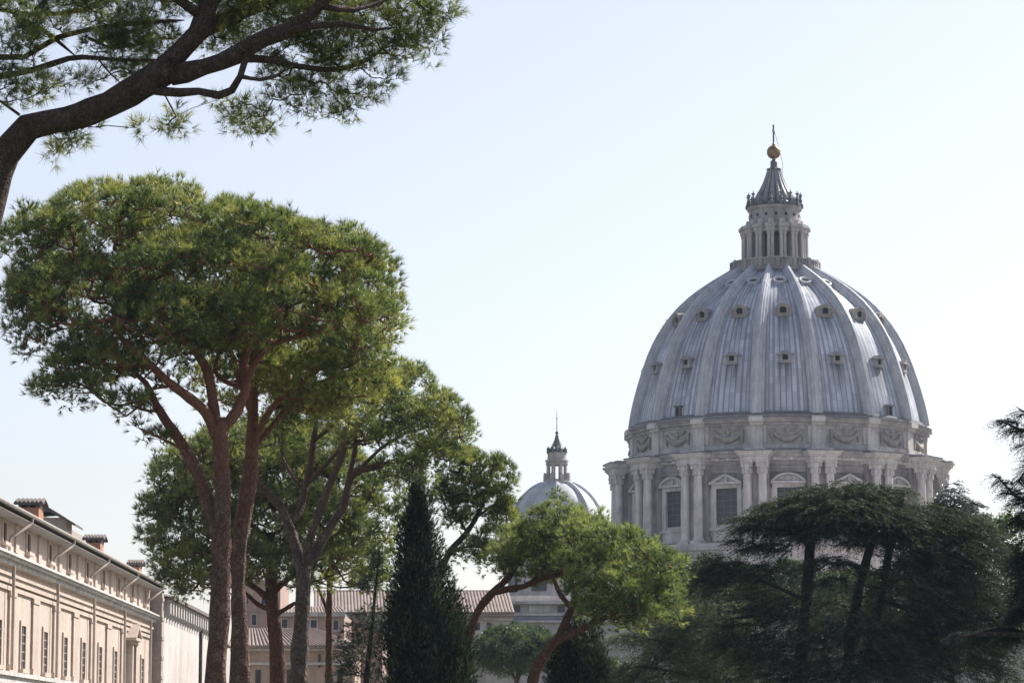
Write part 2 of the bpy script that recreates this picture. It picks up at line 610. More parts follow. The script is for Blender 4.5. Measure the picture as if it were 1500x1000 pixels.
M_slots = []
win_protos = []
for tri in (True, False):
    w, hw, zt = ped_window(tri)
    wo = w.build("window", M_trav2, dome)
    pz0, pz1 = zt + 0.62, zl(712)
    pw = rm(24.5, 720)
    y0 = -(R_W + 1.15)
    y1 = -(R_W - 0.2)
    p = MB()
    p.box(-pw, pw, y0, y1, pz0, pz0 + 0.32)
    if tri:
        t = 0.34
        p.prism([(-pw, pz0 + 0.32), (-pw + 0.9, pz0 + 0.32), (0, pz1 - t - 0.05), (0, pz1)], y0, y1)
        p.prism([(pw, pz0 + 0.32), (0, pz1), (0, pz1 - t - 0.05), (pw - 0.9, pz0 + 0.32)], y0, y1)
        p.prism([(-pw + .8, pz0 + .3), (pw - .8, pz0 + .3), (0, pz1 - t)], y0 + 0.5, y1)
    else:
        H_ = pz1 - pz0 - 0.32
        Rr = (pw * pw + H_ * H_) / (2 * H_)
        a0 = math.asin(pw / Rr)
        zc = pz1 - Rr
        t = 0.34
        outer = [(Rr * math.sin(a), zc + Rr * math.cos(a)) for a in np.linspace(-a0, a0, 15)]
        inner = [((Rr - t) * math.sin(a), zc + (Rr - t) * math.cos(a)) for a in np.linspace(-a0 * .93, a0 * .93, 15)]
        for i in range(14):
            p.prism([outer[i], inner[i], inner[i + 1], outer[i + 1]], y0, y1)
        p.prism([(x, z - .05) for x, z in inner], y0 + 0.5, y1)
    p.box(-0.28, 0.28, y0 + 0.2, y1, pz0 + 0.34, pz1 - 0.42)
    po = p.build("pediment", M_trav2, wo)
    g = MB()
    g.box(-hw + 0.02, hw - 0.02, -(R_W + 0.06), -(R_W - 0.25), zl(782.5) - 0.03, zt - 0.02)
    go = g.build("pane", M_dark, wo)
    g = MB()
    y_ = -(R_W + 0.12)
    for q in (-.33, .33):
        g.box(hw * q - .06, hw * q + .06, y_, y_ + .1, zl(782.5), zt - .02)
    for q in range(1, 6):
        z_ = zl(782.5) + (zt - zl(782.5)) * q / 6
        g.box(-hw, hw, y_ + .02, y_ + .1, z_ - .045, z_ + .045)
    g.build("glazing_bar", M_leadroof, wo)
    win_protos.append(wo)
for k in range(16):
    src = win_protos[(k + 1) % 2]          # the bay in the middle of the view has the curved pediment
    if k == 0:
        win_protos[1].rotation_euler = (0, 0, 0)
    elif k == 1:
        win_protos[0].rotation_euler = (0, 0, BAY)
    else:
        copy_part(src, dome, BAY * k)

# buttresses
def ring(b, r, z0, z1, cx, cy, n=14, r1=None):
    b.lathe([(0, z0), (r, z0), (r1 if r1 is not None else r, z1), (0, z1)], n, cx, cy)


R_C = rm(240.5, 760)           # column axis radius
CW = rm(10.6, 760)           # half spacing of the pair
CR = rm(6.6, 760)
Z_CT, Z_CAP0, Z_CAP1 = zl(690), zl(715), zl(698)
b = MB()
b.box(-1.15, 1.15, -(R_C - 0.55), -(R_W - .3), ZB, Z_CAP1)
b.box(-2.0, 2.0, -(R_C - 1.35), -(R_W - .3), ZB, Z_CAP1)
b.box(-2.25, 2.25, -(R_C - 1.15), -(R_W - .3), ZB, ZB + 1.3)
butt = b.build("buttress", M_drum, dome)
b = MB()
CC = MB()
for s in (-1, 1):
    c = MB()
    cx, cy = s * CW, -R_C
    c.box(cx - CR * 1.35, cx + CR * 1.35, cy - CR * 1.35, cy + CR * 1.35, ZB, ZB + 0.55)
    c.lathe([(CR * 1.3, ZB + 0.55), (CR * 1.32, ZB + 0.8), (CR * 1.08, ZB + 0.95), (CR, ZB + 1.2), (CR, ZB + 5), (CR * 0.86, Z_CAP0)], 18, cx, cy)
    co = c.build("column", M_trav2, butt, 40)
    k_ = MB()
    h = Z_CAP1 - Z_CAP0
    k_.lathe([(CR * 0.86, Z_CAP0), (CR * 1.02, Z_CAP0 + 0.06), (CR * 0.9, Z_CAP0 + 0.14), (CR * 1.0, Z_CAP0 + h * .4), (CR * 1.1, Z_CAP0 + h * .42), (CR * 0.98, Z_CAP0 + h * .5), (CR * 1.25, Z_CAP0 + h * .85), (CR * .9, Z_CAP0 + h * .86)], 16, cx, cy)
    for a in range(8):                                      # acanthus leaves
        M = Matrix.Translation((cx, cy, 0)) @ Matrix.Rotation(a * math.pi / 4, 4, 'Z')
        k_.prism([(-0.22, Z_CAP0 + .1), (0.22, Z_CAP0 + .1), (0.16, Z_CAP0 + h * .48), (-0.16, Z_CAP0 + h * .48)], -CR * 1.16, -CR * .8, M)
    for a in range(4):                                      # corner volutes
        M = Matrix.Translation((cx, cy, Z_CAP0 + h * .72)) @ Matrix.Rotation(math.pi / 4 + a * math.pi / 2, 4, 'Z')
        k_.prism([(-0.14, -0.34), (0.14, -0.34), (0.14, .3), (-0.14, .3)], -CR * 1.62, -CR * .9, M)
    k_.box(cx - CR * 1.35, cx + CR * 1.35, cy - CR * 1.35, cy + CR * 1.35, Z_CAP0 + h * .88, Z_CAP1)
    k_.build("capital", M_trav2, butt, 40)
e = MB()
yo = -(R_C + CR * 1.25)
hw = CW + CR * 1.3
zA = Z_CAP1
e.box(-hw, hw, yo, -(R_W - .2), zA, zA + 0.55)
e.box(-hw - .07, hw + .07, yo - .07, -(R_W - .2), zA + 0.55, zA + .75)
e.box(-hw + .05, hw - .05, yo + .06, -(R_W - .2), zA + .75, Z_E1 + .0)
e.box(-hw - .25, hw + .25, yo - .28, -(R_W - .2), Z_E1 - .0, Z_E1 + .22)
e.box(-hw - .5, hw + .5, yo - .55, -(R_W - .2), Z_E1 + .22, Z_E1 + .6)
e.box(-hw - .75, hw + .75, yo - .8, -(R_W - .2), Z_E1 + .6, zl(683))
e.box(-hw + .4, hw - .4, yo + .4, -(R_A + .2), zl(683), zl(679.5))
e.build("cornice_block", M_trav2, butt)
e = MB()
e.box(-hw - .82, hw + .82, yo - .87, -(R_W + .2), zl(683) - .12, zl(683) + .06)
e.build("flashing", M_leadroof, butt)
butt.rotation_euler = (0, 0, BAY / 2)
# attic pilaster strip over each buttress, and the rib over it
b = MB()
pw = rm(8.2, 660)
b.box(-pw - .55, pw + .55, -(R_A + .28), -(R_A - .3), Z_A0 + 1.05, Z_A1 - .5)
b.box(-pw, pw, -(R_A + .62), -(R_A - .3), Z_A0 + 1.0, Z_A1 - .5)
b.box(-pw - .12, pw + .12, -(R_A + .8), -(R_A - .3), Z_A0 + .0, Z_A0 + 1.0)
b.box(-pw - .1, pw + .1, -(R_A + .95), -(R_A - .3), Z_A1 - .5, Z_A1 + .0)
b.box(-pw - .2, pw + .2, -(R_A + 1.45), -(R_A - .3), Z_A1 + .0, Z_A1 + .76)
b.box(-pw - .05, pw + .05, -(R_A + .9), -(R_A - .3), Z_A1 + .76, Z_A1 + 1.0)
pil = b.build("attic_pilaster", M_trav2, dome)
pil.rotation_euler = (0, 0, BAY / 2)
# rib
def rib_mesh(DPr, hwb, hwt, hh, top_frac=.55):
    b = MB()
    n = len(DPr)
    secs = []
    for i, (r, z) in enumerate(DPr):
        t = i / (n - 1)
        hw = hwt + (hwb - hwt) * (r / DPr[-1][0])
        r0, z0 = DPr[max(i - 1, 0)]
        r1, z1 = DPr[min(i + 1, n - 1)]
        tr, tz = r1 - r0, z1 - z0
        L = math.hypot(tr, tz)
        nr, nz = -tz / L, tr / L
        pts = []
        for x, h in ((-1.0, -.25), (-1.0, .3), (-.64, .34), (-.60, .72), (-.30, .76), (-.26, 1.0), (.26, 1.0), (.30, .76), (.60, .72), (.64, .34), (1.0, .3), (1.0, -.25)):
            pts.append((x * hw, -(r + nr * h * hh), z + nz * h * hh))
        secs.append(pts)
    m = len(secs[0])
    vs = [p for s in secs for p in s]
    fs = []
    for i in range(n - 1):
        for k in range(m - 1):
            a = i * m + k
            fs.append((a, a + m, a + m + 1, a + 1))
    b.add(vs, fs)
    b.f.append(tuple(range(m)))
    b.f.append(tuple(range((n - 1) * m, n * m))[::-1])
    return b


rib = rib_mesh(DP, 1.12, .5, 1.3).build("rib", M_leadrib, dome, 30)
rib.rotation_euler = (0, 0, BAY / 2)
for k in range(1, 16):
    for src in (butt, pil, rib):
        copy_part(src, dome, BAY * (k + .5))
# garland in each attic bay
b = MB()
gw, gz = rm(21, 660), zl(655.5)
pts, rad = [], []
for i in range(17):
    t = i / 16 * 2 - 1
    th = t * gw / R_A
    z = gz - (1 - t * t) * 1.25 + .25
    pts.append(((R_A + .12) * math.sin(th), -(R_A + .12) * math.cos(th), z))
    rad.append(.20 + .30 * (1 - t * t) + (.06 if i % 2 else 0))
b.tube(pts, rad, 8)
for s in (-1, 1):
    th = s * gw / R_A
    for q in range(6):
        z = gz + .45 - q * .32
        x, y = (R_A + .12) * math.sin(th), -(R_A + .12) * math.cos(th)
        b.box(x - .28 + .03 * q, x + .28 - .03 * q, y - .22, y + .22, z - .2, z + .12)
b.lathe([(0, gz + .95), (.35, gz + .85), (.5, gz + .45), (.42, gz + .05), (.2, gz - .25), (0, gz - .3)], 10, 0, -(R_A + .1))
for s in (-1, 1):
    b.prism([(s * .45, gz + .5), (s * 1.7, gz + .95), (s * 1.75, gz + .6), (s * .9, gz + .15), (s * .45, gz + .2)][::s], -(R_A + .25), -(R_A - .1))
gar = b.build("garland", M_sculpt, dome, 50)
for k in range(1, 16):
    copy_part(gar, dome, BAY * k)

# dormers: three rows
def shrink_about(b, c, k):
    b.v = [tuple(c[i] + (p[i] - c[i]) * k for i in range(3)) for p in b.v]


def dormer_low():
    z = ZROW[2]
    r = shell_at(z)[0]
    d = MB()
    yf = -(r + .75)
    d.box(-1.0, -.5, yf, -(r - 1.6), z - .8, z + .5)
    d.box(.5, 1.0, yf, -(r - 1.6), z - .8, z + .5)
    d.box(-.5, .5, yf, -(r - 1.6), z - .8, z - .45)
    d.box(-1.55, 1.55, yf - .4, -(r - 1.8), z + .5, z + .72)
    d.prism([(-1.0, z + .72), (1.0, z + .72), (.45, z + 1.2), (-.45, z + 1.2)], yf - .2, -(r - 2.6))
    d.box(-1.1, 1.1, yf - .1, -(r - 1), z - 1.05, z - .8)
    shrink_about(d, (0, -r, z), .86)
    do = d.build("dormer", M_drum, dome)
    q = MB()
    q.box(-.49, .49, yf + .35, -(r - 1.5), z - .44, z + .49)
    shrink_about(q, (0, -r, z), .86)
    q.build("opening", M_void, do)
    return do


def dormer_mid():
    z = ZROW[1]
    r = shell_at(z)[0]
    d = MB()
    yf = -(r + 1.0)
    d.box(-1.25, -.62, yf, -(r - 2.0), z - .9, z + .35)
    d.box(.62, 1.25, yf, -(r - 2.0), z - .9, z + .35)
    d.box(-.62, .62, yf, -(r - 2.0), z - .9, z - .5)
    out = [(1.42 * math.cos(a), z + .35 + 1.0 * math.sin(a)) for a in np.linspace(0, math.pi, 15)]
    inn = [(.62 * math.cos(a), z + .3 + .34 * math.sin(a)) for a in np.linspace(0, math.pi, 15)]
    for i in range(14):
        d.prism([inn[i], inn[i + 1], out[i + 1], out[i]][::-1], yf - .2, -(r - 2.6))
    d.box(-1.35, 1.35, yf - .15, -(r - 1), z - 1.2, z - .9)
    for s in (-1, 1):
        d.tube([(s * 1.3, yf - .1, z - .9), (s * 1.55, yf - .1, z - .2), (s * 1.35, yf - .1, z + .4)], [.28, .22, .2], 8)
    shrink_about(d, (0, -r, z), .84)
    do = d.build("dormer", mat_ochre, dome, 30)
    q = MB()
    q.box(-.62, .62, yf + .25, -(r - 1.8), z - .5, z + .5)
    shrink_about(q, (0, -r, z), .84)
    q.build("opening", M_void, do)
    return do


def dormer_top():
    z = ZROW[0]
    r, sl, _ = shell_at(z)
    d = MB()
    M = Matrix.Translation((0, -r, z)) @ Matrix.Rotation(-sl * .8, 4, 'X')
    ring_pts = []
    n = 18
    for i in range(n + 1):
        a = 2 * math.pi * i / n
        ring_pts.append(M @ Vector((.95 * math.cos(a), -.35, .62 * math.sin(a))))
    d.tube(ring_pts, .26, 8, False)
    d.box(-1.1, 1.1, -.3, .4, -.95, -.72, M)
    do = d.build("dormer", M_leadrib, dome, 40)
    q = MB()
    q.prism([(.9 * math.cos(2 * math.pi * i / n), .58 * math.sin(2 * math.pi * i / n)) for i in range(n)], -.18, .6, M)
    q.build("opening", M_void, do)
    return do


mat_ochre = mat_stone("ochre_stone", (0.37, 0.345, 0.325), (0.17, 0.155, 0.15), (0.9, 0.9, 0.3), 1.5, 0.85, 0.5)
for fn in (dormer_top, dormer_mid, dormer_low):
    o = fn()
    for k in range(1, 16):
        copy_part(o, dome, BAY * k)
# small doors at the foot of the shell
b = MB()
z = zl(626)
r = shell_at(z)[0]
b.box(-.55, -.3, -(r + .35), -(r - 1), z, z + 1.5)
b.box(.3, .55, -(r + .35), -(r - 1), z, z + 1.5)
b.box(-.75, .75, -(r + .45), -(r - 1), z + 1.5, z + 1.75)
hat = b.build("hatch", M_leadroof, dome)
b = MB()
b.box(-.29, .29, -(r + .15), -(r - 1), z, z + 1.49)
b.build("opening", M_void, hat)
for j, k in enumerate((-2, 2, 6, -6)):
    if j == 0:
        hat.rotation_euler = (0, 0, BAY * k)
    else:
        copy_part(hat, dome, BAY * k)

# lantern
def LR(r, y):
    return rm(r, y)


b = MB()
b.lathe([(LR(55, 402), zl(410)), (LR(63, 402), zl(404.5)), (LR(66.5, 402), zl(402.5)), (LR(66.5, 402), zl(400.5)), (LR(64.5, 400), zl(400)), (LR(64.5, 400), zl(389)), (LR(66.5, 390), zl(388.5)), (LR(66.5, 390), zl(386.5)),
         (LR(60, 390), zl(386.5)), (LR(60, 390), zl(394)), (LR(40, 390), zl(394))], 64)
bal = b.build("lantern_balustrade", M_drum, dome, 30)
b = MB()
for k in range(64):
    M = Matrix.Rotation(2 * math.pi * k / 64, 4, 'Z')
    b.box(-.13, .13, -LR(65.5, 395), -LR(64, 395), zl(399.5), zl(389), M)
    if k % 4 == 0:
        b.box(-.3, .3, -LR(66.3, 395), -LR(63.6, 395), zl(399.5), zl(385), M)
b.build("baluster_row", M_drum, dome)
b = MB()
b.lathe([(LR(56, 390), zl(394)), (LR(56, 390), zl(387)), (LR(53, 388), zl(385.5)), (LR(52, 386), zl(383.5)), (LR(33, 380), zl(383)), (LR(33, 360), zl(346)), (LR(46, 345), zl(345)), (LR(46, 343), zl(340)), (LR(44, 340), zl(338)), (LR(46, 335), zl(336)),
         (LR(47.5, 335), zl(334.5)), (LR(47.5, 335), zl(333)), (LR(38, 332), zl(332)), (LR(37.5, 330), zl(328)), (LR(37.5, 320), zl(311)), (LR(39.5, 310), zl(309.5)), (LR(40.5, 310), zl(307)), (LR(40.5, 310), zl(305.5)), (LR(24, 305), zl(304.5))], 64)
b.build("lantern_body", M_drum, dome, 30)
# lantern piers with paired columns
b = MB()
b.box(-.4, .4, -LR(44, 360), -LR(32, 360), zl(384), zl(345.5))
pier = b.build("lantern_pier", M_trav, dome)
for s in (-1, 1):
    b = MB()
    cx, cy = s * .29, -LR(46.5, 360)
    b.box(cx - .285, cx + .285, cy - .42, cy + .42, zl(384.5), zl(382))
    b.lathe([(.33, zl(382)), (.285, zl(380.5)), (.285, zl(370)), (.25, zl(350.5)), (.36, zl(347.5)), (.36, zl(345.5))], 12, cx, cy)
    b.build("column", M_trav2, pier, 40)
b = MB()
b.box(-.72, .72, -LR(50, 343), -LR(36, 343), zl(345.5), zl(339.5))
b.box(-.86, .86, -LR(52.3, 338), -LR(36, 338), zl(339.5), zl(336))
b.box(-.66, .66, -LR(50, 335), -LR(36, 338), zl(336), zl(333.6))
b.prism([(-.5, zl(333.6)), (.5, zl(333.6)), (.35, zl(326)), (-.35, zl(326))], -LR(42, 330), -LR(36, 330))
b.build("cornice_block", M_trav2, pier)
pier.rotation_euler = (0, 0, BAY / 2)
b = MB()
b.box(-.95, .95, -LR(34.4, 360), -LR(31, 360), zl(381), zl(354))
b.prism([(.95 * math.cos(a), zl(354) + .95 * math.sin(a)) for a in np.linspace(0, math.pi, 9)][::-1], -LR(34.4, 360), -LR(31, 360))
lw = b.build("lantern_window", M_dark, dome, False)
b = MB()
b.prism([(.24 * math.cos(a), zl(319) + .24 * math.sin(a)) for a in np.linspace(0, 2 * math.pi, 13)[:-1]], -LR(37.9, 320), -LR(36, 320))
lo = b.build("lantern_oculus", M_void, dome)
# candelabra on the lantern cornice
b = MB()
cy = -LR(38.5, 300)
zc = zl(305.5)
b.box(-.42, .42, cy - .42, cy + .42, zc, zc + .5)
b.lathe([(.32, zc + .5), (.22, zc + .75), (.33, zc + 1.05), (.2, zc + 1.35), (.13, zc + 1.75), (.34, zc + 1.95), (.36, zc + 2.05), (.12, zc + 2.1), (.05, zc + 2.5), (0, zc + 2.55)], 10, 0, cy)
can = b.build("candelabrum", M_leadroof, dome, 40)
can.rotation_euler = (0, 0, BAY / 2)
for k in range(1, 16):
    copy_part(pier, dome, BAY * (k + .5))
    copy_part(can, dome, BAY * (k + .5))
    copy_part(lw, dome, BAY * k)
    copy_part(lo, dome, BAY * k)
# spire
SPR = [(27, 305), (27, 301), (25, 298), (25.8, 293), (22.5, 286), (18, 278), (14, 269), (10.5, 259), (8.2, 251), (9.6, 249), (9.8, 247.5), (6.2, 246.5), (5, 243), (5.2, 237.5), (3.2, 235)]
b = MB()
b.lathe([(LR(r, y), zl(y)) for r, y in SPR], 48)
spire = b.build("spire", M_leadroof, dome, 30)
b = MB()
for k in range(16):
    a = BAY * (k + .5)
    pts, rad = [], []
    for r, y in SPR[1:9]:
        pts.append((LR(r + .6, y) * math.sin(a), -LR(r + .6, y) * math.cos(a), zl(y)))
        rad.append(.12 + .012 * r)
    b.tube(pts, rad, 6)
    if k % 2 == 0:
        b.tube([(LR(8, 250) * math.sin(a), -LR(8, 250) * math.cos(a), zl(251)), (LR(10.5, 248) * math.sin(a), -LR(10.5, 248) * math.cos(a), zl(247.5))], [.2, .14], 6)
b.build("spire_moulding", mat_plain("worn_lead", (.3, .3, .31), .5, .1, .3, 2), dome, 40)
b = MB()
rb = LR(10.2, 223)
zc = zl(223)
b.lathe([(0, zl(235.6)), (LR(3.2, 235), zl(235)), (LR(2.2, 234), zl(233.8)), (LR(2.4, 233), zl(232.6))] + [(rb * math.cos(a), zc + rb * math.sin(a)) for a in np.linspace(-1.33, 1.4, 18)] + [(LR(2.6, 212), zl(211.8)), (LR(1.6, 211), zl(210)), (LR(.8, 209), zl(208.5)), (0, zl(208))], 28)
b.build("finial_ball", M_gilt, dome, 40)
b = MB()
b.box(-.14, .14, -.12, .12, zl(208.8), zl(183))
b.box(-1.25, 1.25, -.1, .1, zl(194.5), zl(192.2))
cr = b.build("cross", M_bronze, dome)
cr.rotation_euler = (0, 0, math.radians(82))
b = MB()
b.tube([(LR(8, 300), -LR(8, 300), zl(303)), (LR(13, 230), -LR(2, 230), zl(240)), (LR(1.5, 190), 0, zl(192))], .035, 5)
b.build("lightning_conductor", M_bronze, dome)
# ------------------------------------------------------------------ the smaller dome to the left of the great one
YS = 430.0
SX = 816.0


def zs(py):
    return at(SX, py, YS).z


def sr(rpx, py=720):
    return rpx / F * (YS * CP + (zs(py) - CZ) * SP)


S0 = at(SX, 770, YS)
small = empty("small_dome", (S0.x, YS, 0), -math.atan2(S0.x, YS))
tag(small, "small pale cupola with dark ribs and open arched lantern behind the leaning pine", "dome")
prof = [(sr(20), zs(704))]
for a in np.linspace(1.23, 0.0, 16):
    prof.append((sr(65.0) * math.cos(a), zs(774) + sr(69) * math.sin(a)))
prof += [(sr(65), zs(782)), (sr(67), zs(783)), (sr(67), zs(787))]
M_paleleaD = mat_stone("pale_lead", (0.52, 0.545, 0.58), (0.36, 0.375, 0.41), (1.2, 1.2, .08), 1.0, .5, .6)
b = MB()
b.lathe(prof[1:-2], 64)
b.build("dome_shell", M_paleleaD, small, 40)
b = rib_mesh(prof[1:-3], .6, .38, .4)
r0 = b.build("rib", M_leadrib, small, 30)
for k in range(1, 8):
    copy_part(r0, small, k * math.pi / 4)
b = MB()
b.lathe([(sr(60), 14.0), (sr(72), 14.0), (sr(72), zs(800)), (sr(66), zs(799)), (sr(66), zs(792)), (sr(69.5), zs(789)), (sr(69.5), zs(785)), (sr(62), zs(783))], 8, 0, 0)
b.build("drum_wall", M_trav, small)
b = MB()
b.box(-1.1, 1.1, -sr(70.5), -sr(60), zs(868), zs(825))
dw = b.build("window", M_dark, small)
dw.rotation_euler = (0, 0, math.pi / 8)
for k in range(1, 8):
    copy_part(dw, small, math.pi / 8 + k * math.pi / 4)
b = MB()
b.lathe([(sr(24), zs(710)), (sr(23.5), zs(706)), (sr(20), zs(705)), (sr(20), zs(702.5)), (sr(5), zs(702))], 8)
b.lathe([(sr(5), zs(679)), (sr(15), zs(679)), (sr(15), zs(677)), (sr(17.4), zs(676)), (sr(17.4), zs(674)), (sr(14), zs(673)), (sr(13.5), zs(666)), (sr(14.3), zs(665)), (sr(14.3), zs(663)), (sr(10), zs(662))], 32)
b.build("lantern_body", M_trav, small, 30)
b = MB()
b.box(-.24, .24, -sr(15.6), -sr(11.5), zs(703), zs(678))
b.box(-.34, .34, -sr(16.4), -sr(10.5), zs(680.5), zs(678))
b.prism([(-.3, zs(706)), (.3, zs(706)), (.25, zs(697)), (-.1, zs(693)), (-.25, zs(697))], -sr(20.5), -sr(15))
pr = b.build("lantern_pier", M_trav, small)
pr.rotation_euler = (0, 0, math.pi / 8)
b = MB()
aa = np.linspace(0, math.pi, 9)
w_ = sr(4.2)
pts = [(w_ * math.cos(a), zs(684.5) + w_ * .8 * math.sin(a)) for a in aa]
for i in range(8):
    (x0, z0), (x1, z1) = pts[i], pts[i + 1]
    b.prism([(x0, z0), (x0, zs(677.5)), (x1, zs(677.5)), (x1, z1)], -sr(14), -sr(11))
ar = b.build("lantern_arch", M_trav, small)
b = MB()
b.lathe([(.3, zs(663)), (.22, zs(660)), (.3, zs(658)), (.1, zs(655)), (0, zs(653.5))], 8, 0, -sr(13.6))
cn = b.build("candelabrum", M_leadroof, small, 40)
cn.rotation_euler = (0, 0, math.pi / 8)
for k in range(1, 8):
    copy_part(pr, small, math.pi / 8 + k * math.pi / 4)
    copy_part(ar, small, k * math.pi / 4)
    copy_part(cn, small, math.pi / 8 + k * math.pi / 4)
b = MB()
b.lathe([(sr(r, y), zs(y)) for r, y in ((12, 663), (12.6, 660.5), (11, 657.5), (8, 653), (5.4, 648), (3.4, 643), (2.2, 638), (1.5, 636))], 8)
b.build("spire", M_leadroof, small)
b = MB()
b.lathe([(0, zs(636.5))] + [(sr(2.4) * math.cos(a), zs(633.6) + sr(2.4) * math.sin(a)) for a in np.linspace(-1.4, 1.4, 8)] + [(0, zs(631))], 12)
b.build("finial_ball", M_bronze, small, 40)
b = MB()
b.tube([(0, 0, zs(632)), (0, 0, zs(601))], [.07, .025], 5)
b.box(-.45, .45, -.04, .04, zs(613), zs(612.3))
cx_ = b.build("cross", M_bronze, small)
cx_.rotation_euler = (0, 0, 1.3)

# ------------------------------------------------------------------ low stone block of the basilica in front of the domes
M_white = mat_stone("white_limewash", (0.66, 0.63, 0.61), (0.42, 0.37, 0.345), (1.2, 1.2, 0.08), .9, .9, .6)
M_grey = mat_stone("grey_ashlar", (0.56, 0.53, 0.51), (0.24, 0.23, 0.23), (0.5, 0.5, 0.2), .8, .85, .6)
M_tile = mat_stone("terracotta_tile", (0.34, 0.27, 0.24), (0.18, 0.15, 0.14), (1.5, 1.5, 1.5), 1.6, .85, .7)
M_tile_grey = mat_stone("weathered_grey_tile", (0.36, 0.31, 0.28), (0.17, 0.155, 0.15), (1.5, 1.5, 1.5), 1.8, .85, .7)
M_tile_dark = mat_stone("dark_old_tile", (0.20, 0.17, 0.155), (0.08, 0.075, 0.075), (1.5, 1.5, 1.5), 1.8, .85, .7)


def corr_roof(b, p00, p10, p01, p11, n, h=.11, seg=6, rows=1):
    """barrel tiled slope: p00-p10 is the eave, p01-p11 the ridge; n tile courses side by side"""
    p00, p10, p01, p11 = map(Vector, (p00, p10, p01, p11))
    nrm = (p10 - p00).cross(p01 - p00).normalized()
    if nrm.z < 0:
        nrm = -nrm
    vs, fs = [], []
    m = n * seg
    for j in range(rows + 1):
        t = j / rows
        for sub in ((0,) if j == 0 else (0,)):
            for i in range(m + 1):
                u = i / m
                a = p00.lerp(p10, u)
                c = p01.lerp(p11, u)
                ph = (i % seg) / seg
                w = math.sin(math.pi * ph) if True else 0
                hh = h * (abs(w) ** .6)
                vs.append(a.lerp(c, t) + nrm * hh)
    for j in range(rows):
        for i in range(m):
            a = j * (m + 1) + i
            fs.append((a, a + 1, a + m + 2, a + m + 1))
    # closed ends at the eave and a slab under the tiles
    k = len(vs)
    for i in range(m + 1):
        vs.append(p00.lerp(p10, i / m) - nrm * .1)
    for i in range(m):
        fs.append((i, k + i, k + i + 1, i + 1))
    q = len(vs)
    vs += [p00 - nrm * .1, p10 - nrm * .1, p11 - nrm * .1, p01 - nrm * .1]
    fs.append((q, q + 3, q + 2, q + 1))
    b.add(vs, fs)


def W2(px, py, Y):
    return at(px, py, Y)


YB = 400.0
blk = empty("stone_range", (at(780, 900, YB).x, YB, 0))
tag(blk, "low grey stone range with cornice ledges seen between the leaning pine trunks", "building")
o0 = blk.location


def bx(mb, x0px, x1px, y0px, y1px, Y0, Y1, o):
    a = at(x0px, y1px, Y0)
    c = at(x1px, y0px, Y0)
    mb.box(a.x - o.x, c.x - o.x, Y0 - o.y, Y1 - o.y, a.z, c.z)


b = MB()
a = at(722, 884, YB)
c = at(1600, 884, YB)
b.box(a.x - o0.x, c.x - o0.x, 0, 110, 0.0, a.z)
b.build("wall", M_grey, blk)
b = MB()
bx(b, 719, 1600, 880.5, 884, YB - .9, YB + 111, o0)
bx(b, 720, 1600, 897.5, 901, YB - .6, YB + 1, o0)
bx(b, 720.5, 1600, 908, 911, YB - .8, YB + 1, o0)
b.build("cornice", M_trav, blk)
b = MB()
bx(b, 745, 1590, 872, 880.3, YB + 3, YB + 100, o0)
b.build("terrace_roof", M_white, blk)  # unseen top kept pale to bounce sunlight onto the drum
b = MB()
bx(b, 775, 806, 886, 896.5, YB - .15, YB + .5, o0)
b.build("pale_panel", M_trav2, blk)
for xp in (757, 822, 840):
    b = MB()
    bx(b, xp - 5, xp + 5, 886, 896, YB - .1, YB + .4, o0)
    b.build("window", M_dark, blk)
b = MB()
bx(b, 722, 836, 901.3, 907.8, YB - .3, YB + .4, o0)
b.build("lead_ledge", mat_plain("blue_grey_lead", (.20, .22, .27), .5, .1, .2, 1.0), blk)

# ------------------------------------------------------------------ long tiled hall
M_plast = mat_stone("ochre_pink_plaster", (0.50, 0.38, 0.31), (0.30, 0.22, 0.18), (0.9, 0.9, 0.2), 1.2, .9, .5)
M_pink = mat_stone("pink_plaster", (0.47, 0.345, 0.305), (0.29, 0.215, 0.19), (0.9, 0.9, 0.2), 1.4, .9, .5)
M_cream = mat_stone("cream_plaster", (0.60, 0.50, 0.44), (0.38, 0.315, 0.275), (1.2, 1.2, 0.1), .7, .9, .5)
YH = 310.0
hall = empty("long_hall", (at(600, 900, YH).x, YH, 0))
tag(hall, "long hall with pinkish tiled roof showing on both sides of the tall cypress", "building")
o0 = hall.location
ev = at(460, 897, YH)
b = MB()
b.box(at(462, 900, YH).x - o0.x, at(752, 900, YH).x - o0.x, .5, 20, 0, ev.z)
b.build("wall", M_grey, hall)
b = MB()
e0, e1 = at(460, 897, YH - .3), at(754, 897, YH - .3)
r0_, r1_ = at(460, 866.5, YH + 9), at(745, 866.5, YH + 9)
corr_roof(b, e0 - o0, e1 - o0, r0_ - o0, r1_ - o0, 60, .13)
corr_roof(b, Vector((e1.x - o0.x, 20.3, e1.z)), Vector((e0.x - o0.x, 20.3, e0.z)), r1_ - o0, r0_ - o0, 60, .13)
b.tube([r0_ - o0, r1_ - o0], .2, 6)
b.build("roof", M_tile, hall)
b = MB()
b.box(at(462, 900, YH).x - o0.x - .2, at(752, 900, YH).x - o0.x + .2, .0, .6, at(500, 901, YH).z, ev.z - .12)
b.box(at(462, 900, YH).x - o0.x, at(752, 900, YH).x - o0.x, .3, .6, at(500, 908, YH).z, at(500, 905, YH).z)
b.build("cornice", M_trav, hall)
for xp in (482, 506, 700, 716):
    b = MB()
    bx(b, xp - 3, xp + 3, 911, 922, YH + .42, YH + .8, o0)
    b.build("window", M_dark, hall)

# ------------------------------------------------------------------ pink house between the pine trunks
YP = 268.0
ph = empty("pink_house", (at(440, 950, YP).x, YP, 0))
tag(ph, "pink plastered upper house with dark windows behind the low striped tile roof", "house")
o0 = ph.location


def PX(px, py=940, Y=YP):
    return at(px, py, Y).x - o0.x


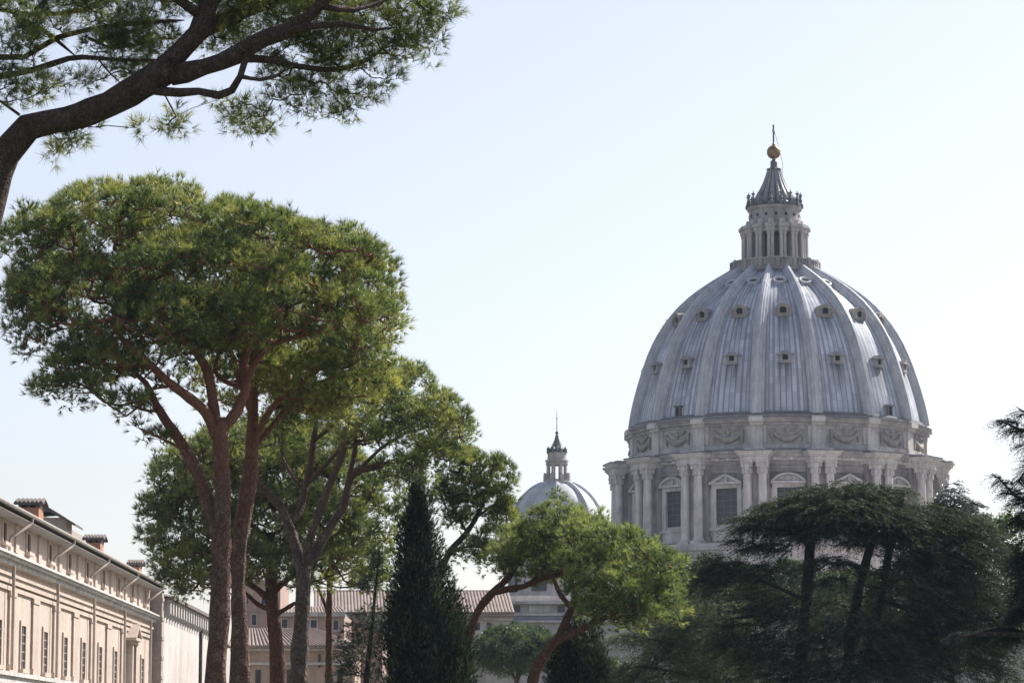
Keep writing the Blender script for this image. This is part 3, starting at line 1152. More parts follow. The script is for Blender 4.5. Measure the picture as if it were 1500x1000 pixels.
b = MB()
ztop = at(440, 899, YP).z
b.box(PX(352), PX(504), 0, 12, 0, ztop)
b.box(PX(346), PX(409), .8, 11, ztop - .2, at(380, 852, YP).z)
b.build("wall", M_pink, ph)
b = MB()
b.box(PX(407), PX(506), -.5, 1, at(440, 902.5, YP).z, at(440, 897, YP).z)
b.box(PX(352), PX(504), -.16, .2, at(440, 925, YP).z, at(440, 923.5, YP).z)
b.build("cornice", M_trav, ph)
b = MB()
corr_roof(b, at(342, 851, YP + .3) - o0, at(413, 851, YP + .3) - o0, at(350, 837, YP + 5.5) - o0, at(404, 837, YP + 5.5) - o0, 14, .13)
corr_roof(b, at(413, 851, YP + 11.5) - o0, at(342, 851, YP + 11.5) - o0, at(404, 837, YP + 5.5) - o0, at(350, 837, YP + 5.5) - o0, 14, .13)
g0, g1 = at(468, 903, YP - .6) - o0, at(514, 908, YP - .6) - o0
top = at(488, 896, YP - .6) - o0
corr_roof(b, at(404, 897.5, YP - .4) - o0, at(508, 897.5, YP - .4) - o0, at(410, 889, YP + 6) - o0, at(500, 889, YP + 6) - o0, 22, .12)
corr_roof(b, at(508, 897.5, YP + 12.4) - o0, at(404, 897.5, YP + 12.4) - o0, at(500, 889, YP + 6) - o0, at(410, 889, YP + 6) - o0, 22, .12)
b.build("roof", M_tile, ph)
for xp, w, y0, y1 in ((417, 4, 907, 922), (459.5, 4.4, 908, 922), (438, 4, 908, 922), (492, 3.5, 909, 922), (372, 3.5, 900, 915), (361, 3, 868, 884), (386, 3, 868, 884)):
    b = MB()
    dy = .8 if y0 < 890 else 0
    bx(b, xp - w, xp + w, y0, y1, YP - .05 + dy, YP + .4 + dy, o0)
    wo = b.build("window", M_dark, ph)
    b = MB()
    bx(b, xp - w - 1.2, xp - w, y0 - 1, y1, YP - .14 + dy, YP + .3 + dy, o0)
    bx(b, xp + w, xp + w + 1.2, y0 - 1, y1, YP - .14 + dy, YP + .3 + dy, o0)
    bx(b, xp - w - 1.2, xp + w + 1.2, y0 - 2.2, y0 - 1, YP - .18 + dy, YP + .3 + dy, o0)
    bx(b, xp - w - 1.8, xp + w + 1.8, y1, y1 + 1.2, YP - .25 + dy, YP + .3 + dy, o0)
    b.build("frame", M_trav2, wo)
gb = empty("gabled_house", (at(500, 950, YP + 16).x, YP + 16, 0))
tag(gb, "small gabled house end between the slim red pine and the dark conifer", "house")
o1 = gb.location
Yg = YP + 16
b = MB()
pl = [(at(470, 1000, Yg).x - o1.x, -0.0), (at(560, 1000, Yg).x - o1.x, 0.0), (at(560, 925, Yg).x - o1.x, at(560, 925, Yg).z), (at(490, 899, Yg).x - o1.x, at(490, 899, Yg).z), (at(470, 905, Yg).x - o1.x, at(470, 905, Yg).z)]
b.prism(pl, 0, 14)
b.build("wall", M_pink, gb)
b = MB()
for (xa, ya), (xb, yb) in (((490, 896.5), (563, 923.5)), ((467, 903), (490, 896.5))):
    A, B = at(xa, ya, Yg) - o1, at(xb, yb, Yg) - o1
    b.prism([(A.x, A.z - .28), (B.x, B.z - .28), (B.x, B.z), (A.x, A.z)], -.7, 14.5)
b.build("roof", M_tile, gb)
for xp in (504, 512):
    b = MB()
    bx(b, xp - 2.6, xp + 2.6, 912, 923, Yg - .06, Yg + .3, o1)
    b.build("window", M_dark, gb)

# ------------------------------------------------------------------ low house with striped barrel tile roof
YL = 235.0
lh = empty("low_tiled_house", (at(430, 980, YL).x, YL, 0))
tag(lh, "low house whose sunlit barrel tile roof shows as pale stripes between pine trunks", "house")
o0 = lh.location
b = MB()
b.box(at(338, 970, YL).x - o0.x, at(519, 970, YL).x - o0.x, 0.8, 10, 0, at(430, 950, YL).z)
b.build("wall", M_plast, lh)
b = MB()
L0, L1 = at(332, 947, YL) - o0, at(524, 949, YL) - o0
R0, R1 = at(345, 922, YL + 7.5) - o0, at(462, 922, YL + 7.5) - o0
L1.z = L0.z
corr_roof(b, L0, L1, R0, R1, 32, .17)
Bk0, Bk1 = Vector((L0.x, 15, L0.z)), Vector((L1.x, 15, L1.z))
corr_roof(b, Bk1, Bk0, R1, R0, 32, .17)
corr_roof(b, L1, Bk1, R1, R1 + Vector((0.02, 0.02, 0)), 24, .12)
b.tube([R0, R1], .18, 6)
b.tube([R1, L1], .17, 6)
b.build("roof", M_tile, lh)
b = MB()
b.box(at(338, 970, YL).x - o0.x - .1, at(520, 970, YL).x - o0.x, .25, .85, at(430, 952, YL).z, at(430, 949.3, YL).z)
b.box(at(338, 970, YL).x - o0.x, at(520, 970, YL).x - o0.x, .6, .9, at(430, 973, YL).z, at(430, 969, YL).z)
b.build("string_course", M_trav2, lh)
b = MB()
bx(b, 466, 469.5, 957, 977, YL + .68, YL + .9, o0)
b.tube([], .1) if False else None
b.build("downpipe", M_bronze, lh)
for xp in (378, 424, 498):
    b = MB()
    bx(b, xp - 4, xp + 4, 980, 1000, YL + .74, YL + 1.2, o0)
    b.build("window", M_dark, lh)

# ------------------------------------------------------------------ long gallery on the left, receding along its own line
GA = math.atan((690.0 - 750.0) / F)          # heading of the facade
gd = Vector((math.sin(GA), math.cos(GA), 0))
gn = Vector((math.cos(GA), -math.sin(GA), 0))
GX = -24.0
S_FIRST, S_END = 118.0, 223.0
gal = empty("gallery_building", tuple(gd * S_FIRST + gn * GX), -GA)
tag(gal, "long sunlit cream gallery with pilasters, small attic windows, downpipes and deep eaves", "building")
# local frame: x = out of the wall, y = along the facade from S_FIRST, z up


def gsh(px, py, off=0.0):
    d = Vector(ray(px, py))
    t = (GX + off) / d.dot(gn)
    p = d * t
    return p.dot(gd) - S_FIRST, p.z + CZ


HE = gsh(60, 760.5, 1.0)[1]
HC1 = gsh(60, 829, .55)[1]
HC0 = gsh(60, 836, .55)[1]
HS1, HS0 = gsh(60, 857, .15)[1], gsh(60, 868, .15)[1]
HB = gsh(60, 993.5, .3)[1]
GL = S_END - S_FIRST
M_eave = mat_plain("grey_painted_eave", (.33, .30, .28), .7, 0, .15, 1.5)
b = MB()
b.box(-16, 0, 0, GL, 0, HE - .35)
b.build("wall", M_cream, gal)
b = MB()
b.box(0, .12, 0, GL, HC0 - .9, HC0 - .62)
b.box(0, .42, 0, GL, HC0 - .25, HC0)
b.box(0, .62, 0, GL, HC0, HC0 + .16)
b.box(0, .75, 0, GL, HC0 + .16, HC1)
b.prism([(0, HC1), (.72, HC1), (0, HC1 + .35)], 0, GL)
b.build("cornice", M_trav2, gal)
b = MB()
b.box(0, .30, 0, GL, HS1 - .16, HS1)
b.box(0, .2, 0, GL, HS1 - .5, HS1 - .16)
b.box(0, .12, 0, GL, HS0 - .42, HS0 - .2)
b.build("string_course", M_cream, gal)
b = MB()
b.box(0, .4, 0, GL, HB - .1, HB + .12)
b.box(0, .25, 0, GL, HB - .5, HB - .1)
b.build("belt_course", M_trav2, gal)
b = MB()
b.prism([(-16.5, HE + .15), (-.2, HE - .36), (1.0, HE - .22), (1.02, HE - .02), (.98, HE), (-7.5, HE + 1.5)], -.4, GL - .3)
roof = b.build("roof", M_tile_dark, gal)
b = MB()
b.box(-.3, .96, 0, GL - .4, HE - .42, HE - .37)
b.tube([(1.06, 0, HE - .1), (1.06, GL - .4, HE - .1)], .11, 8)
b.build("gutter", M_eave, gal)
win_s = [24 * F * 1.4628e-3 + 8.31 * i - S_FIRST for i in range(-3, 9)]
# attic windows
wz1, wz0 = gsh(42.6, 782.5)[1], gsh(42.6, 810)[1]


def gal_window(name, s, w, z0, z1, fr, sill):
    b = MB()
    b.box(-.45, .012, s - w / 2, s + w / 2, z0, z1)
    o = b.build(name, M_void if w < 1.3 else M_dark, gal)
    b = MB()
    for q in (-1, 1):
        b.box(0, .10, min(s + q * w / 2, s + q * (w / 2 + fr)), max(s + q * w / 2, s + q * (w / 2 + fr)), z0, z1 + fr)
    b.box(0, .10, s - w / 2, s + w / 2, z1, z1 + fr)
    b.build("frame", M_cream, o)
    b = MB()
    b.box(0, .28, s - w / 2 - fr - .12, s + w / 2 + fr + .12, z0 - sill, z0)
    b.build("sill", M_cream, o)
    return o


aw = gal_window("attic_window", win_s[0], 1.15, wz0, wz1, .22, .18)
lz1, lz0 = gsh(34.8, 917)[1], gsh(34.8, 980)[1]
lwn = gal_window("tall_window", win_s[0] - 1.2, 1.5, lz0, lz1, .28, .22)
b = MB()
for q in range(1, 5):
    z = lz0 + (lz1 - lz0) * q / 5
    b.box(.0, .045, win_s[0] - 1.2 - .74, win_s[0] - 1.2 + .74, z - .03, z + .03)
b.box(.0, .05, win_s[0] - 1.2 - .04, win_s[0] - 1.2 + .04, lz0, lz1)
b.build("glazing_bar", M_eave, lwn)
b = MB()
sp = win_s[0] + 8.31 * .5
b.box(0, .12, sp - .55, sp + .55, HC1 + .36, HE - .45)
ap = b.build("attic_pilaster", M_cream, gal)
b = MB()
b.box(0, .13, sp - 1.2 - 1.05, sp - 1.2 + 1.05, HB + .12, HS0 - .45)
b.box(0, .2, sp - 1.2 - 1.15, sp - 1.2 + 1.15, HB + .12, HB + .5)
b.box(0, .18, sp - 1.2 - 1.15, sp - 1.2 + 1.15, HS0 - .7, HS0 - .45)
lp = b.build("pilaster", M_cream, gal)
for i in range(1, len(win_s)):
    copy_part(aw, gal, loc=(0, 8.31 * i, 0))
    if i < len(win_s) - 1:
        copy_part(ap, gal, loc=(0, 8.31 * i, 0))
    if i != 10:
        copy_part(lwn, gal, loc=(0, 8.31 * i, 0))
    if i < len(win_s) - 1:
        copy_part(lp, gal, loc=(0, 8.31 * i, 0))
# pedimented niche window near the far end
s = win_s[10] - 1.2
nz1, nz0 = gsh(187, 955)[1], gsh(187, 1010)[1]
b = MB()
b.box(-.4, .03, s - .7, s + .7, HB + .15, nz1)
nw = b.build("niche_window", M_dark, gal)
b = MB()
for q in (-1, 1):
    b.box(0, .45, s + q * 1.15 - .3, s + q * 1.15 + .3, HB + .15, nz1 + .55)
b.box(0, .5, s - 1.6, s + 1.6, nz1 + .55, nz1 + .8)
b.build("surround", M_cream, nw)
b = MB()
b.box(0, .75, s - 1.95, s + 1.95, nz1 + .8, nz1 + 1.0)
for q in (-1, 1):
    M = Matrix.Identity(4)
    n0 = len(b.v)
    P = [(q * 1.95, nz1 + 1.0), (q * 1.6, nz1 + 1.0), (0, nz1 + 1.75), (0, nz1 + 2.0)]
    vs = [(x_, s + y_, z_) for x_ in (0, .75) for y_, z_ in P]
    b.add(vs, [(0, 1, 2, 3), (7, 6, 5, 4), (0, 4, 5, 1), (1, 5, 6, 2), (2, 6, 7, 3), (3, 7, 4, 0)])
b.build("pediment", M_cream, nw)
M_pipe = mat_plain('painted_pipe', (.50, .43, .38), .6, 0, .15, 1.5)
# downpipes: every second bay, an elbow from the gutter to the wall
for i in range(1, 12, 2):
    s = win_s[i] + 1.9
    b = MB()
    b.tube([(1.05, s + 1.0, HE - .12), (1.02, s + 1.0, HE - .4), (.85, s + .75, HE - .65), (.2, s - .5, HE - 1.25), (.13, s - .6, HE - 1.45), (.13, s - .6, HC1 + .3)], .085, 8)
    b.tube([(.38, s - .6, HC0 + .02), (.38, s - .6, HB + .2)], .085, 8)
    b.build("downpipe", M_pipe, gal, 50)


# chimneys: brick stacks with little tiled hoods
M_brick = mat_stone("orange_brick", (0.52, 0.27, 0.17), (0.30, 0.16, 0.11), (1.5, 1.5, 1.5), 2.0, .9, .5)


def chimney(pxc, pyt, pyb, wpx, off, ln=1.6):
    p = Vector(ray(pxc, pyb))
    t = (GX + off) / p.dot(gn)
    q = p * t
    s = q.dot(gd) - S_FIRST
    m = t / F
    zt = CZ + ray(pxc, pyt)[2] * (GX + off) / Vector(ray(pxc, pyt)).dot(gn)
    w = wpx * m
    b = MB()
    b.box(off - w / 2 + .28, off + w / 2 - .28, s - ln / 2, s + ln / 2, HE - .6, zt - .62)
    c = b.build("chimney", M_brick, roof)
    b = MB()
    for k in range(3):
        x = off - w / 2 + .34 + (w - .68) * k / 2
        b.box(x - .1, x + .1, s - ln / 2 + .02, s + ln / 2 - .02, zt - .62, zt - .36)
    corr_roof(b, (off - w / 2, s - ln / 2 - .25, zt - .38), (off + w / 2, s - ln / 2 - .25, zt - .38), (off - w / 2, s, zt - .1), (off + w / 2, s, zt - .1), 7, .13)
    corr_roof(b, (off + w / 2, s + ln / 2 + .25, zt - .38), (off - w / 2, s + ln / 2 + .25, zt - .38), (off + w / 2, s, zt - .1), (off - w / 2, s, zt - .1), 7, .13)
    b.build("chimney_hood", M_tile_dark, c)
    return s


chimney(45, 729, 775, 43, -2.2, 1.9)
chimney(139, 782, 812, 32, -1.8, 1.8)
chimney(199, 819, 842, 24, -1.6, 1.6)
# roof dormer house beyond the first chimney
p = Vector(ray(82, 770))
off = -3.0
s = (p * ((GX + off) / p.dot(gn))).dot(gd) - S_FIRST
zt = CZ + ray(78, 745)[2] * (GX + off) / Vector(ray(78, 745)).dot(gn)
b = MB()
b.box(off - 1.3, off + .85, s - 1.4, s + 1.4, HE - .3, zt - .55)
dm = b.build("roof_dormer", M_cream, roof)
b = MB()
b.prism([(off - 1.9, zt - .1), (off - .2, zt + .05), (off + 1.5, zt - 1.0), (off + 1.5, zt - 1.15), (off - .2, zt - .2), (off - 1.9, zt - .3)], s - 1.9, s + 1.9)
b.build("dormer_roof", M_tile_dark, dm)
# hipped tiled roof of the range behind, rising over the far end
b = MB()
s0, s1 = gsh(170, 850, -5)[0], GL - 1
zt = CZ + ray(200, 812)[2] * (GX - 6) / Vector(ray(200, 812)).dot(gn)
corr_roof(b, (-3, s0, HE + .7), (-3, s1, HE + .7), (-8, s0 + 6, zt), (-8, s1, zt), 60, .14)
corr_roof(b, (-14, s0, HE + .7), (-3, s0, HE + .7), (-8.5, s0 + 6, zt), (-8, s0 + 6, zt), 24, .14)
b.build("upper_roof", M_tile_grey, roof)

# ------------------------------------------------------------------ pier and white annexe at the end of the gallery
M_pier = mat_stone("banded_stone", (0.44, 0.39, 0.36), (0.26, 0.22, 0.20), (.25, .25, 1.0), 1.0, .9, .6)
pr_ = empty("stone_pier", tuple(gd * 223.6 + gn * (-23.6)), -GA)
tag(pr_, "banded grey stone pier at the far end of the cream gallery", "pier")
ph_ = 240 / F * 224 + 1.7
b = MB()
b.box(-3, .45, 0, 1.4, 0, ph_ - .7)
for q in range(9):
    b.box(-3.05, .5, -.05, 1.45, 1.0 + q * 1.45, 1.25 + q * 1.45)
b.build("shaft", M_pier, pr_)
b = MB()
b.box(-3.1, .55, -.1, 1.5, ph_ - .7, ph_ - .4)
b.prism([(-3.1, ph_ - .4), (.55, ph_ - .4), (.3, ph_), (-2.9, ph_)], -.1, 1.5)
b.build("coping", M_trav2, pr_)
an = empty("white_annexe", tuple(gd * 225.2 + gn * (-23.2)), -GA)
tag(an, "whitewashed annexe wall with stained top under bracketed tiled eaves", "building")
za = 12.3
AL = 52
b = MB()
b.box(-10, 0, 0, AL, 0, za - .2)
b.build("wall", M_white, an)
b = MB()
b.box(-10, .03, 0, AL, za - .2, za + .55)
b.build("frieze", M_pink, an)
b = MB()
b.box(0, .5, .3, .95, za - .55, za + .5)
b.prism([(0, za - .9), (.25, za - .55), (0, za - .55)], .3, .95)
brk = b.build("bracket", M_white, an)
for k in range(1, 25):
    copy_part(brk, an, loc=(0, 2.1 * k, 0))
b = MB()
corr_roof(b, (.75, -.2, za + .62), (.75, AL, za + .62), (-5, -.2, za + 1.9), (-5, AL, za + 1.9), 80, .15)
b.box(-10, .6, -.1, AL, za + .5, za + .62)
b.build("roof", M_tile_grey, an)
b = MB()
b.tube([(.14, 30, za + .4), (.14, 30, 0.1)], .14, 8)
b.build("downpipe", M_bronze, an)
# ------------------------------------------------------------------ foliage and wood
UP = np.array([0., 0., 1.])


def unit(a):
    return a / np.maximum(np.linalg.norm(a, axis=-1, keepdims=True), 1e-9)


def needle_tris(C, D, n, L, Wd, spread, twig, tint=None):
    """tufts of n thin needles each: C positions, D axis directions"""
    M = len(C)
    c = np.repeat(C, n, 0)
    d = np.repeat(D, n, 0)
    v = rng.normal(size=(M * n, 3))
    p = unit(v - (v * d).sum(1, keepdims=True) * d)
    ang = spread * (.25 + .75 * np.sqrt(rng.random((M * n, 1))))
    nd = d * np.cos(ang) + p * np.sin(ang)
    base = c + d * (twig * rng.random((M * n, 1)))
    ln = L * (.65 + .6 * rng.random((M * n, 1)))
    s = unit(np.cross(nd, rng.normal(size=(M * n, 3)))) * (Wd * .5) * (.7 + .6 * rng.random((M * n, 1)))
    V = np.stack([base - s, base + s, base + nd * ln], 1).reshape(-1, 3)
    if tint is None:
        tint = rng.random(M)
    T = np.repeat(tint, n * 3)
    return V, T


def tri_mesh(name, V, T, mat, parent, origin):
    V = (V - np.array(origin)).astype(np.float32)
    n = len(V)
    me = bpy.data.meshes.new(name)
    me.vertices.add(n)
    me.vertices.foreach_set("co", V.ravel())
    me.loops.add(n)
    me.loops.foreach_set("vertex_index", np.arange(n, dtype=np.int32))
    me.polygons.add(n // 3)
    me.polygons.foreach_set("loop_start", np.arange(0, n, 3, dtype=np.int32))
    a = me.attributes.new("tint", 'FLOAT', 'POINT')
    a.data.foreach_set("value", T.astype(np.float32))
    me.materials.append(mat)
    me.update(calc_edges=True)
    o = bpy.data.objects.new(name, me)
    COL.objects.link(o)
    o.parent = parent
    return o


def resample(pts, rad, step):
    P, R = [pts[0]], [rad[0]]
    # catmull-rom through the points for natural bends
    n = len(pts)
    for i in range(n - 1):
        p0, p1, p2, p3 = pts[max(i - 1, 0)], pts[i], pts[i + 1], pts[min(i + 2, n - 1)]
        k = max(1, int(np.linalg.norm(p2 - p1) / step))
        for j in range(1, k + 1):
            t = j / k
            q = .5 * ((2 * p1) + (-p0 + p2) * t + (2 * p0 - 5 * p1 + 4 * p2 - p3) * t * t + (-p0 + 3 * p1 - 3 * p2 + p3) * t ** 3)
            P.append(q)
            R.append(rad[i] + (rad[i + 1] - rad[i]) * t)
    return np.array(P), np.array(R)


class Wood:
    def __init__(self, Y):
        self.Y, self.m = Y, mpp(Y)
        self.P, self.lines = [], []

    def limb(self, pts, ground=False, lump=.06):
        """pts: (px, py, depth offset in m, radius in px)"""
        P = [np.array(at(x, y, self.Y + d)) for x, y, d, r in pts]
        R = [r * self.m for x, y, d, r in pts]
        if ground:
            q = P[0].copy()
            q[2] = 0.0
            q[0] -= (P[1][0] - P[0][0]) * .3
            P = [q] + P
            R = [R[0] * 1.25] + R
        P, R = resample(P, R, max(.25, R[0] * .8))
        R[-1] = R[-1] if ground else R[-1] * .35
        R = R * .93 * (1 + lump * rng.normal(size=len(R)))
        self.lines.append((P, R, 12 if R[0] > .12 else 7))
        self.P.append(P)

    def branch_to(self, tips, r_tip=.018, droop=.0, up_pref=1.0, rmax=.09):
        """grow thin branches from the limbs to every foliage clump"""
        if not self.P:
            return
        nodes = list(np.concatenate(self.P))
        if not len(tips):
            return
        src = np.array(nodes)
        d0 = np.array([np.linalg.norm(src - t, axis=1).min() for t in tips])
        order = np.argsort(d0)
        node_arr = np.zeros((len(nodes) + len(tips) * 3, 3))
        node_arr[:len(nodes)] = src
        cnt = len(nodes)
        nbase = cnt
        par = {}
        segs = []
        for ti in order:
            t = tips[ti]
            A = node_arr[:cnt]
            dv = t - A
            dist = np.linalg.norm(dv, axis=1)
            cost = dist + up_pref * np.maximum(0, -dv[:, 2]) * .8 + .25 * np.abs(dv[:, 2] - .3 * dist)
            cost[:nbase] *= .92
            j = int(np.argmin(cost))
            a = A[j].copy()
            L = dist[j]
            perp = rng.normal(size=3) * L * .09
            m1 = a + (t - a) * .36 + perp + UP * (-.06 * L + droop * L)
            m2 = a + (t - a) * .70 + perp * .7 + UP * (-.05 * L)
            i1 = cnt
            node_arr[cnt] = m1
            node_arr[cnt + 1] = m2
            node_arr[cnt + 2] = t
            par[cnt], par[cnt + 1], par[cnt + 2] = j, cnt, cnt + 1
            cnt += 3
            segs.append((j, i1))
        load = np.zeros(cnt)
        load[nbase + 2::3] = 1
        for i in range(cnt - 1, nbase - 1, -1):
            load[par[i]] += load[i]
        rad = np.minimum(rmax, r_tip * np.maximum(load, 1) ** .45)
        for j, i1 in segs:
            pts = [node_arr[j], node_arr[i1], node_arr[i1 + 1], node_arr[i1 + 2]]
            r = [min(rad[i1] * 1.1, rmax), rad[i1], rad[i1 + 1], rad[i1 + 2] * .7]
            self.lines.append((np.array(pts), np.array(r), 4))

    def build(self, name, mat, parent, origin):
        b = MB()
        for P, R, n in self.lines:
            b.tube(P, R, n, knob=.045 if n > 8 else 0.0)
        o = b.build(name, mat, parent, 'all', origin)
        return o


def blob_points(Y, blobs, s, axis=None, Rm=0., low=.35, inner=.25, shrink=0.):
    """clump centres spread over (mostly the shell of) ellipsoids given in pixels at distance Y; returns centres and outward normals"""
    m = mpp(Y)
    C, Nn, B = [], [], []
    E = []
    for q in blobs:
        x, y, rx, ry = q[:4]
        dys = q[4] if len(q) > 4 else None
        if dys is None:
            if axis is not None:
                h = math.sqrt(max(Rm * Rm - ((x - axis) * m) ** 2, 0))
                dys = (-.55 * h, 0., .55 * h) if h > rx * m * .5 else (0.,)
            else:
                dys = (0.,)
        if not hasattr(dys, "__len__"):
            dys = (dys,)
        for k, dy in enumerate(dys):
            jit = 0 if len(dys) == 1 or dy == 0 else 1
            c = np.array(at(x + jit * random.uniform(-10, 10), y + jit * random.uniform(-2, 12), Y + dy))
            E.append((c, np.array([max(v * .4, v - shrink) for v in (rx * m, rx * m, ry * m)])))
    for c, r in E:
        area = 4 * math.pi * ((r[0] * r[1]) ** 1.6 / 3 + 2 * (r[0] * r[2]) ** 1.6 / 3) ** (1 / 1.6)
        n = int(area / (s * s))
        u = unit(rng.normal(size=(n, 3)))
        keep = (u[:, 2] > -.15) | (rng.random(n) < low)
        u = u[keep]
        f = np.where(rng.random(len(u)) < inner, .35 + .5 * rng.random(len(u)), .86 + .22 * rng.random(len(u)))
        p = c + u * r * f[:, None]
        nn = unit(u / r)
        ok = np.ones(len(p), bool)
        for c2, r2 in E:
            if c2 is c:
                continue
            dd = (((p - c2) / r2) ** 2).sum(1)
            ok &= ~((dd < .45) & (rng.random(len(p)) < .8))
        C.append(p[ok])
        Nn.append(nn[ok])
    return np.concatenate(C), np.concatenate(Nn)


def pine(name, label, Y, limbs, blobs, leaf, bark, axis=None, Rm=0., s=.62, tufts=24, n=9, L=.20, Wd=.016, rc=.42, low=.35, inner=.25,
         group=None, base=None, spread=.75, up=.55, rmax=.09, cat="tree", r_tip=.014, shk=.5):
    wood = Wood(Y)
    for k, l in enumerate(limbs):
        wood.limb(l, ground=(k == 0))
    P0 = wood.lines[0][0][0]
    origin = (float(P0[0]), float(P0[1]), 0.0)
    root = empty(name, origin)
    tag(root, label, cat, group)
    C, Nn = blob_points(Y, blobs, s, axis, Rm, low, inner, shrink=shk * (rc + .4 * L))
    wood.branch_to(C, rmax=rmax, r_tip=r_tip)
    M = len(C)
    k = np.repeat(np.arange(M), tufts)
    t = unit(.55 * Nn[k] + up * UP + 1.0 * unit(rng.normal(size=(M * tufts, 3))))
    size = (.65 + .7 * rng.random(M))[k][:, None]
    pos = C[k] + t * rc * size * (.1 + .9 * rng.random((M * tufts, 1)) ** .7)
    dirs = unit(.9 * t + .45 * UP + .3 * rng.normal(size=t.shape))
    tint = np.clip(.65 * rng.random(M)[k] + .35 * rng.random(M * tufts), 0, 1)
    V, T = needle_tris(pos, dirs, n, L, Wd, spread, L * .35, tint)
    crown = tri_mesh("crown", V, T, leaf, root, origin)
    wood.build("trunk", bark, root, origin)
    return root


M_pine = mat_leaf("pine_needles", (0.29, 0.31, 0.125), (0.12, 0.16, 0.068), (0.03, 0.062, 0.038), .42, .5)
M_pine_sun = mat_leaf("sunlit_pine_needles", (0.36, 0.37, 0.16), (0.18, 0.215, 0.085), (0.06, 0.095, 0.045), .46, .5)  # paler copy of the pine needles: sunlit side put into the leaf colour
M_pine_fresh = mat_leaf("fresh_pine_needles", (0.29, 0.33, 0.15), (0.125, 0.17, 0.08), (0.038, 0.07, 0.042), .45, .5)
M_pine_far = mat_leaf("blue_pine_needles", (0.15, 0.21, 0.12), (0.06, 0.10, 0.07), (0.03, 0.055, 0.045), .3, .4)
M_cypress = mat_leaf("cypress_scales", (0.11, 0.14, 0.08), (0.024, 0.042, 0.026), (0.005, 0.012, 0.009), .12, .9, None, .6, .2)
M_cedar = mat_leaf("cedar_needles", (0.13, 0.155, 0.105), (0.048, 0.068, 0.052), (0.013, 0.023, 0.021), .2, .6, None, .75, .12)
M_cedar_pale = mat_leaf("grey_cedar_needles", (0.22, 0.24, 0.16), (0.10, 0.125, 0.088), (0.035, 0.052, 0.042), .2, .6, None, .75, .12)
M_deodar = mat_leaf("deodar_needles", (0.05, 0.07, 0.065), (0.025, 0.038, 0.042), (0.012, 0.022, 0.028), .15, .6, None, .75, .12)
M_oak = mat_leaf("holm_oak_leaves", (0.13, 0.18, 0.095), (0.055, 0.09, 0.055), (0.02, 0.038, 0.028), .25, .5, None, .5, .3)
M_bush = mat_leaf("bright_bush_leaves", (0.20, 0.26, 0.09), (0.09, 0.145, 0.055), (0.03, 0.06, 0.03), .35, .5)
M_bark_red = mat_bark("red_pine_bark", (0.145, 0.078, 0.060), (0.04, 0.026, 0.022), (0.25, 0.165, 0.135), 1.0, (0.34, 0.155, 0.115), 9.5, 14.0)
M_bark_grey = mat_bark("grey_pine_bark", (0.12, 0.086, 0.072), (0.035, 0.027, 0.024), (0.22, 0.18, 0.155), 1.0, (0.20, 0.13, 0.105), 10.0, 14.0)
M_bark_near = mat_bark("near_pine_bark", (0.115, 0.082, 0.070), (0.03, 0.023, 0.021), (0.19, 0.15, 0.135), 1.6)
M_bark_orange = mat_bark("orange_pine_bark", (0.17, 0.083, 0.055), (0.05, 0.03, 0.024), (0.23, 0.13, 0.095), 1.2)
M_bark_dark = mat_bark("dark_cedar_bark", (0.055, 0.046, 0.043), (0.018, 0.015, 0.015), (0.10, 0.088, 0.08), 1.0)

# tall red-barked pine in front
pine("umbrella_pine", "tallest umbrella pine with thick red plated trunk and broad rounded crown", 100.0, [
    [(315, 1000, 0, 16), (322, 900, 0, 16), (324, 800, 0, 16), (326, 720, 0, 13.5), (323, 650, 0, 13), (322, 612, 0, 12.5)],
    [(318, 640, 0, 9), (302, 605, -.2, 8.5), (278, 583, -.5, 8), (245, 558, -.8, 7), (212, 526, -1.2, 6), (182, 500, -1.5, 4.5), (160, 470, -1.7, 3)],
    [(318, 630, 0, 9), (310, 575, .2, 8.5), (304, 545, .3, 8), (290, 520, .4, 6.5), (272, 502, .3, 5.5), (244, 494, .0, 4), (215, 470, -.2, 3)],
    [(290, 520, .4, 4), (276, 490, .8, 4), (275, 450, 1., 3), (270, 415, 1., 2)],
    [(324, 630, 0, 9), (340, 612, .0, 9), (354, 588, .2, 8.5), (361, 562, .2, 8), (357, 532, .4, 6.5), (368, 504, .4, 6), (376, 478, .5, 5), (380, 430, .5, 3.5), (384, 380, .5, 2)],
    [(361, 560, .2, 5.5), (372, 535, -.3, 5.5), (386, 515, -.8, 5), (413, 499, -1.2, 4), (470, 486, -2.0, 3.4), (530, 470, -2.6, 2.2)],
    [(360, 566, .2, 4), (338, 562, .9, 4), (316, 545, 1.4, 3.5), (325, 500, 2., 3), (340, 450, 2.4, 2)],
    [(318, 785, 0, 11), (303, 728, .3, 10.5), (281, 676, .5, 9.5), (262, 643, .7, 8.5), (240, 612, .8, 7), (224, 582, .9, 5.5), (213, 560, .9, 4.5), (190, 540, .8, 3)],
    [(280, 676, .5, 3), (262, 655, .2, 2.5), (232, 640, -.2, 2), (200, 625, -.4, 1.5)],
    [(240, 494, 0, 4), (232, 530, .4, 2), (205, 560, .6, 1.2)],
], [(62, 365, 68, 66), (155, 335, 95, 66), (228, 320, 80, 56), (345, 345, 85, 55), (370, 372, 100, 66), (468, 385, 92, 66), (540, 420, 50, 62), (300, 405, 130, 66), (125, 440, 115, 66), (420, 450, 120, 62),
    (545, 480, 46, 60), (270, 470, 120, 48), (70, 480, 62, 55), (140, 535, 75, 42), (105, 570, 55, 26), (190, 590, 35, 30), (230, 655, 42, 24, .5), (205, 630, 30, 24, 0), (280, 515, 110, 30, (3.,)), (205, 560, 55, 30, (2.,)), (340, 520, 80, 28, (3.5,))],
    M_pine, M_bark_red, axis=300, Rm=6.6, s=.71, tufts=15, n=15, L=.27, Wd=.021, rc=.40, group="umbrella pines", inner=.3, rmax=.06)

